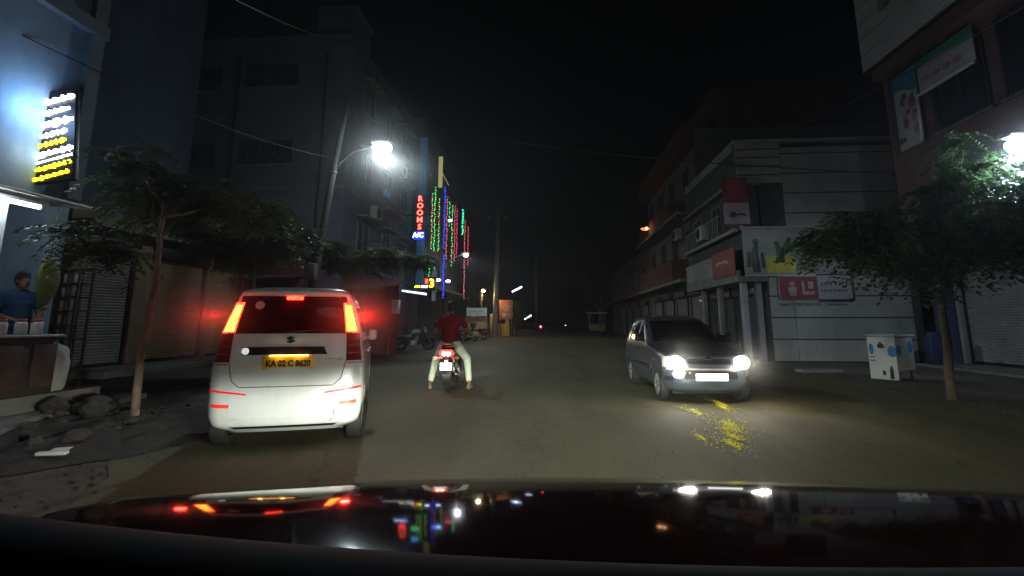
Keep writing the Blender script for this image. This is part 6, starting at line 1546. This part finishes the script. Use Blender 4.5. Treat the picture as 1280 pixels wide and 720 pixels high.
# the right-hand tree
tree('roadside_tree', 'leaning roadside tree with a drooping dense crown on the right', (6.72, 9.5, 0), [(0.06, 0, 0.8), (0.08, 0, 1.5), (0.15, 0, 2.0), (0.14, 0, 2.35)], 0.075,
     [[(0.06, 0, 1.95), (-0.25, -0.1, 2.3), (-0.8, -0.15, 2.7), (-1.4, -0.1, 2.85), (-1.95, 0, 2.7)], [(0.1, 0, 2.3), (0.3, 0.1, 2.9), (0.5, 0.2, 3.8)], [(0.12, 0, 2.3), (0.9, 0, 2.9), (1.7, 0, 3.6)], [(0.12, 0, 2.35), (1.0, 0.5, 3.1), (1.7, 0.7, 4.4)], [(0.12, 0, 2.35), (0.7, 0.3, 3.2), (1.1, 0.4, 4.4)], [(0.12, 0, 2.35), (1.4, -0.3, 3.0), (2.4, -0.3, 4.1)], [(0.1, 0, 2.3), (0.3, -0.6, 2.9), (0.6, -1.2, 3.2)], [(0.1, 0, 2.25), (-0.5, 0.3, 2.9), (-1.1, 0.4, 3.15)], [(0.1, 0.0, 2.3), (1.0, -0.4, 2.6), (1.9, -0.6, 2.8)], [(0.1, 0, 2.3), (0.2, 0.7, 2.7), (0.3, 1.4, 3.1)]],
     1750, LEAF2, leaf=0.12, sprig=0.55, droop=0.8, seed=12, spread=0.75, bark=M('dark_bark', (0.10, 0.08, 0.06), 0.95, var=0.45, scale=8, bump=0.8, bscale=25))
# far roadside bushes, right and left
tree('street_tree', 'dark far tree on the left behind the orange hoarding', (-3.6, 49, 0), [(0, 0, 0.8), (0.1, 0, 1.6)], 0.08,
     [[(0, 0, 0.8), (0.5, 0, 1.4), (0.9, 0, 2.0)], [(0, 0, 1.0), (-0.4, 0.2, 1.8), (-0.5, 0, 2.6)], [(0.1, 0, 1.6), (0.4, 0, 2.4), (0.3, 0, 3.1)]], 220, LEAF, leaf=0.22, sprig=0.7, droop=0.3, seed=20, spread=0.8)
tree('street_tree', 'dark far tree rising over the low dark buildings', (6.0, 66, 0), [(0, 0, 1.5), (0.1, 0, 3)], 0.2,
     [[(0, 0, 2.5), (1.5, 0, 4), (2.6, 0, 6)], [(0, 0, 2.5), (-1.2, 0, 4.4), (-2, 0, 6.5)], [(0.1, 0, 3), (0.3, 0, 5.5), (0.2, 0, 8)], [(0.1, 0, 3), (1, 1, 5.5), (1.4, 1, 7.4)]], 420, LEAF, leaf=0.4, sprig=1.4, droop=0.3, seed=22, spread=2.0)

# ================================================================ soil patch, rubble and litter at the left tree
def mound(u, v):
    a = 2 * PI * u; r = v
    x = -5.35 + r * 1.45 * math.cos(a) * (1 + 0.2 * pnoise((math.cos(a) * 2, math.sin(a) * 2, 1))); y = 6.05 + r * 1.7 * math.sin(a) * (1 + 0.2 * pnoise((math.cos(a) * 2, math.sin(a) * 2, 7)))
    x += -0.28 * (6.05 - y)*-1 * 0.55
    z = 0.012 + 0.10 * (1 - r * r) * (0.7 + 0.9 * pnoise((x * 2.2, y * 2.2, 0))) + 0.035 * pnoise((x * 7, y * 7, 4)) * (1 - r ** 4)
    return Vector((x, y, max(0.008, z)))
t = MB(); t.grid(mound, 72, 24); so_ = t.build('soil_patch', MAT['soil']); tag(so_, kind='structure')
rnd = random.Random(17)
def stone(loc, s, label):
    bm = bmesh.new(); bmesh.ops.create_icosphere(bm, subdivisions=3, radius=1); sd = rnd.uniform(0, 90)
    sx, sy, sz = s * rnd.uniform(0.8, 1.4), s * rnd.uniform(0.7, 1.1), s * rnd.uniform(0.6, 0.95)
    for p in bm.verts:
        n_ = p.co.normalized(); k = 1 + 0.35 * pnoise(n_ * 1.3 + Vector((sd, 0, 0))) + 0.12 * pnoise(n_ * 4 + Vector((sd, 5, 0)))
        p.co = Vector((p.co.x * sx * k, p.co.y * sy * k, p.co.z * sz * k))
        p.co.z = max(p.co.z, -sz * 0.55)
    me = bpy.data.meshes.new('stone'); bm.to_mesh(me); bm.free(); me.materials.append(MAT['rock'])
    o = bpy.data.objects.new('stone', me); C.objects.link(o); o.location = (loc[0], loc[1], loc[2] + sz * 0.45); o.rotation_euler = (0, 0, rnd.uniform(0, 6))
    tag(o, label, 'stone', 'rubble stones by the left tree')
stone((-6.45, 7.0, 0.06), 0.19, 'biggest rubble stone, by the shop step'); stone((-6.1, 6.6, 0.06), 0.21, 'flat-topped rubble stone in front of the biggest one'); stone((-6.75, 6.7, 0.1), 0.18, 'squat rubble stone left of the biggest one')
stone((-5.05, 5.3, 0.07), 0.11, 'pale stone on the dark soil at the road edge')
for k in range(22):
    a = rnd.uniform(0, 2 * PI); r = rnd.uniform(0.3, 1.0)
    stone((-5.6 + 1.1 * r * math.cos(a), 6.2 + 1.3 * r * math.sin(a), 0.05), rnd.uniform(0.03, 0.09), 'small grey rubble stone among others on the soil patch')
t = MB(); t.rbox(-0.13, 0.13, -0.035, 0.035, 0, 0.035, 0.012); t.poly([(-0.1, 0.03, 0.01), (0.08, 0.03, 0.01), (0.12, 0.1, 0.05), (-0.05, 0.12, 0.04)])
lt = t.build('paper_scrap', MAT['white']); lt.location = (-4.72, 4.72, 0.06); lt.rotation_euler = (0, 0, 0.25); tag(lt, 'white scrap of paper at the road edge near the left tree', 'litter')
# yellow flecks imitating a streak of light on the road before the silver car
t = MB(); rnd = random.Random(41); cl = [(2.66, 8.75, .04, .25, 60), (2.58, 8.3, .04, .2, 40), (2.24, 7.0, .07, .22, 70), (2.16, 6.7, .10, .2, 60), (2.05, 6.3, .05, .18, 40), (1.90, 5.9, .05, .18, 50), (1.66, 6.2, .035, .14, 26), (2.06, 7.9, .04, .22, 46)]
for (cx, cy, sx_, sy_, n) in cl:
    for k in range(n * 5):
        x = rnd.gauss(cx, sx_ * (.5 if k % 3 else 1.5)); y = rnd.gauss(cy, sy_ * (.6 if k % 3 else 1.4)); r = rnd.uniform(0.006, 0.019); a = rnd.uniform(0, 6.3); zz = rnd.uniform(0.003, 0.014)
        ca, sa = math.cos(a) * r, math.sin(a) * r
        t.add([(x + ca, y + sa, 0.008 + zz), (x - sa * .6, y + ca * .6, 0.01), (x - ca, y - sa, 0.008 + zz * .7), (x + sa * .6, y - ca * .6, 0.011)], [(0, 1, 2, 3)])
pt2 = t.build('yellow_shimmer', M('shimmer_yellow', (0.66, 0.60, 0.03), 0.6, var=0.45, scale=20), fix=False); tag(pt2, 'scattered yellow flecks added for a streak of light on the road before the silver car', 'light flecks', kind='stuff')
# a few bits of litter on the right verge
for (x, y, s, lab) in ((6.9, 14.2, 0.2, 'flat pale slab lying on the right verge'),):
    t = MB(); t.rbox(-0.55, 0.55, -0.2, 0.2, 0, 0.08, 0.025); o = t.build('stone_slab', MAT['concrete']); o.location = (x, y, 0); o.rotation_euler = (0, 0, 0.2); tag(o, lab, 'slab')

# loose gravel and grit along both edges of the asphalt
rnd = random.Random(77); V = []; F = []
def pebble(x, y, z, r):
    i = len(V); a0 = rnd.uniform(0, 6.3)
    for k in range(5):
        a = a0 + 2 * PI * k / 5; q = r * rnd.uniform(0.75, 1.2)
        V.append((x + q * math.cos(a), y + q * math.sin(a), z))
    for k in range(5):
        a = a0 + 2 * PI * (k + 0.3) / 5; q = r * rnd.uniform(0.5, 0.75)
        V.append((x + q * math.cos(a), y + q * math.sin(a), z + r * rnd.uniform(0.5, 0.9)))
    for k in range(5): F.append((i + k, i + (k + 1) % 5, i + 5 + (k + 1) % 5, i + 5 + k))
    F.append(tuple(i + 5 + k for k in range(5)))
for edge, sgn in ((L_, -1), (R_, 1)):
    for (x, y) in edge:
        if 2.5 < y < 34:
            for _ in range(9 if y < 14 else 4):
                pebble(x + sgn * rnd.gauss(0.12, 0.3), y + rnd.uniform(-0.2, 0.2), 0.006, rnd.uniform(0.008, 0.026))
for _ in range(260): pebble(rnd.uniform(-5, 6), rnd.uniform(4, 20), 0.006, rnd.uniform(0.005, 0.013))
c = MB(); c.add(V, F); tag(c.build('gravel', MAT['rock'], fix=False), 'loose grey grit and gravel along the road edges', kind='stuff')
# outdoor cooling units and a water pipe on the walls
def cooler(label, face, p):
    o = thing('cooling_unit', label, 'air conditioner'); m = at(face, p)
    t = MB(); t.rbox(-0.42, 0.42, -0.36, -0.04, 0, 0.6, 0.02); t.xf(m).build('casing', M('cooler_white', (0.4, 0.4, 0.38), 0.6, var=0.15, dirt=(0.2, 0.19, 0.17)), o)
    t = MB(); t.disc((-0.1, -0.365, 0.3), (0, 1, 0), 0.24, 0.012, 24)
    for k in range(6): t.torus((-0.1, -0.375, 0.3), (0, 1, 0), 0.04 + 0.036 * k, 0.005, 22, 4)
    t.xf(m).build('fan_grille', MAT['dark_metal'], o)
    t = MB()
    for x in (-0.3, 0.3): t.tube([(x, 0, -0.02), (x, -0.38, -0.02)], 0.018); t.tube([(x, 0, -0.3), (x, -0.34, -0.03)], 0.014)
    t.xf(m).build('bracket', MAT['dark_metal'], o); return o
cooler('white cooling unit on the tall building front, left of its balconies', '+x', (-8.2, 22.3, 5.9)); cooler('white cooling unit high on the tall building front', '+x', (-8.2, 26.0, 9.0))
cooler('white cooling unit on the front of the dark orange-brown building', '-x', (7.0, 27.6, 5.6)); cooler('white cooling unit on the plank house front behind the railing', '-x', (6.5, 21.4, 4.6))
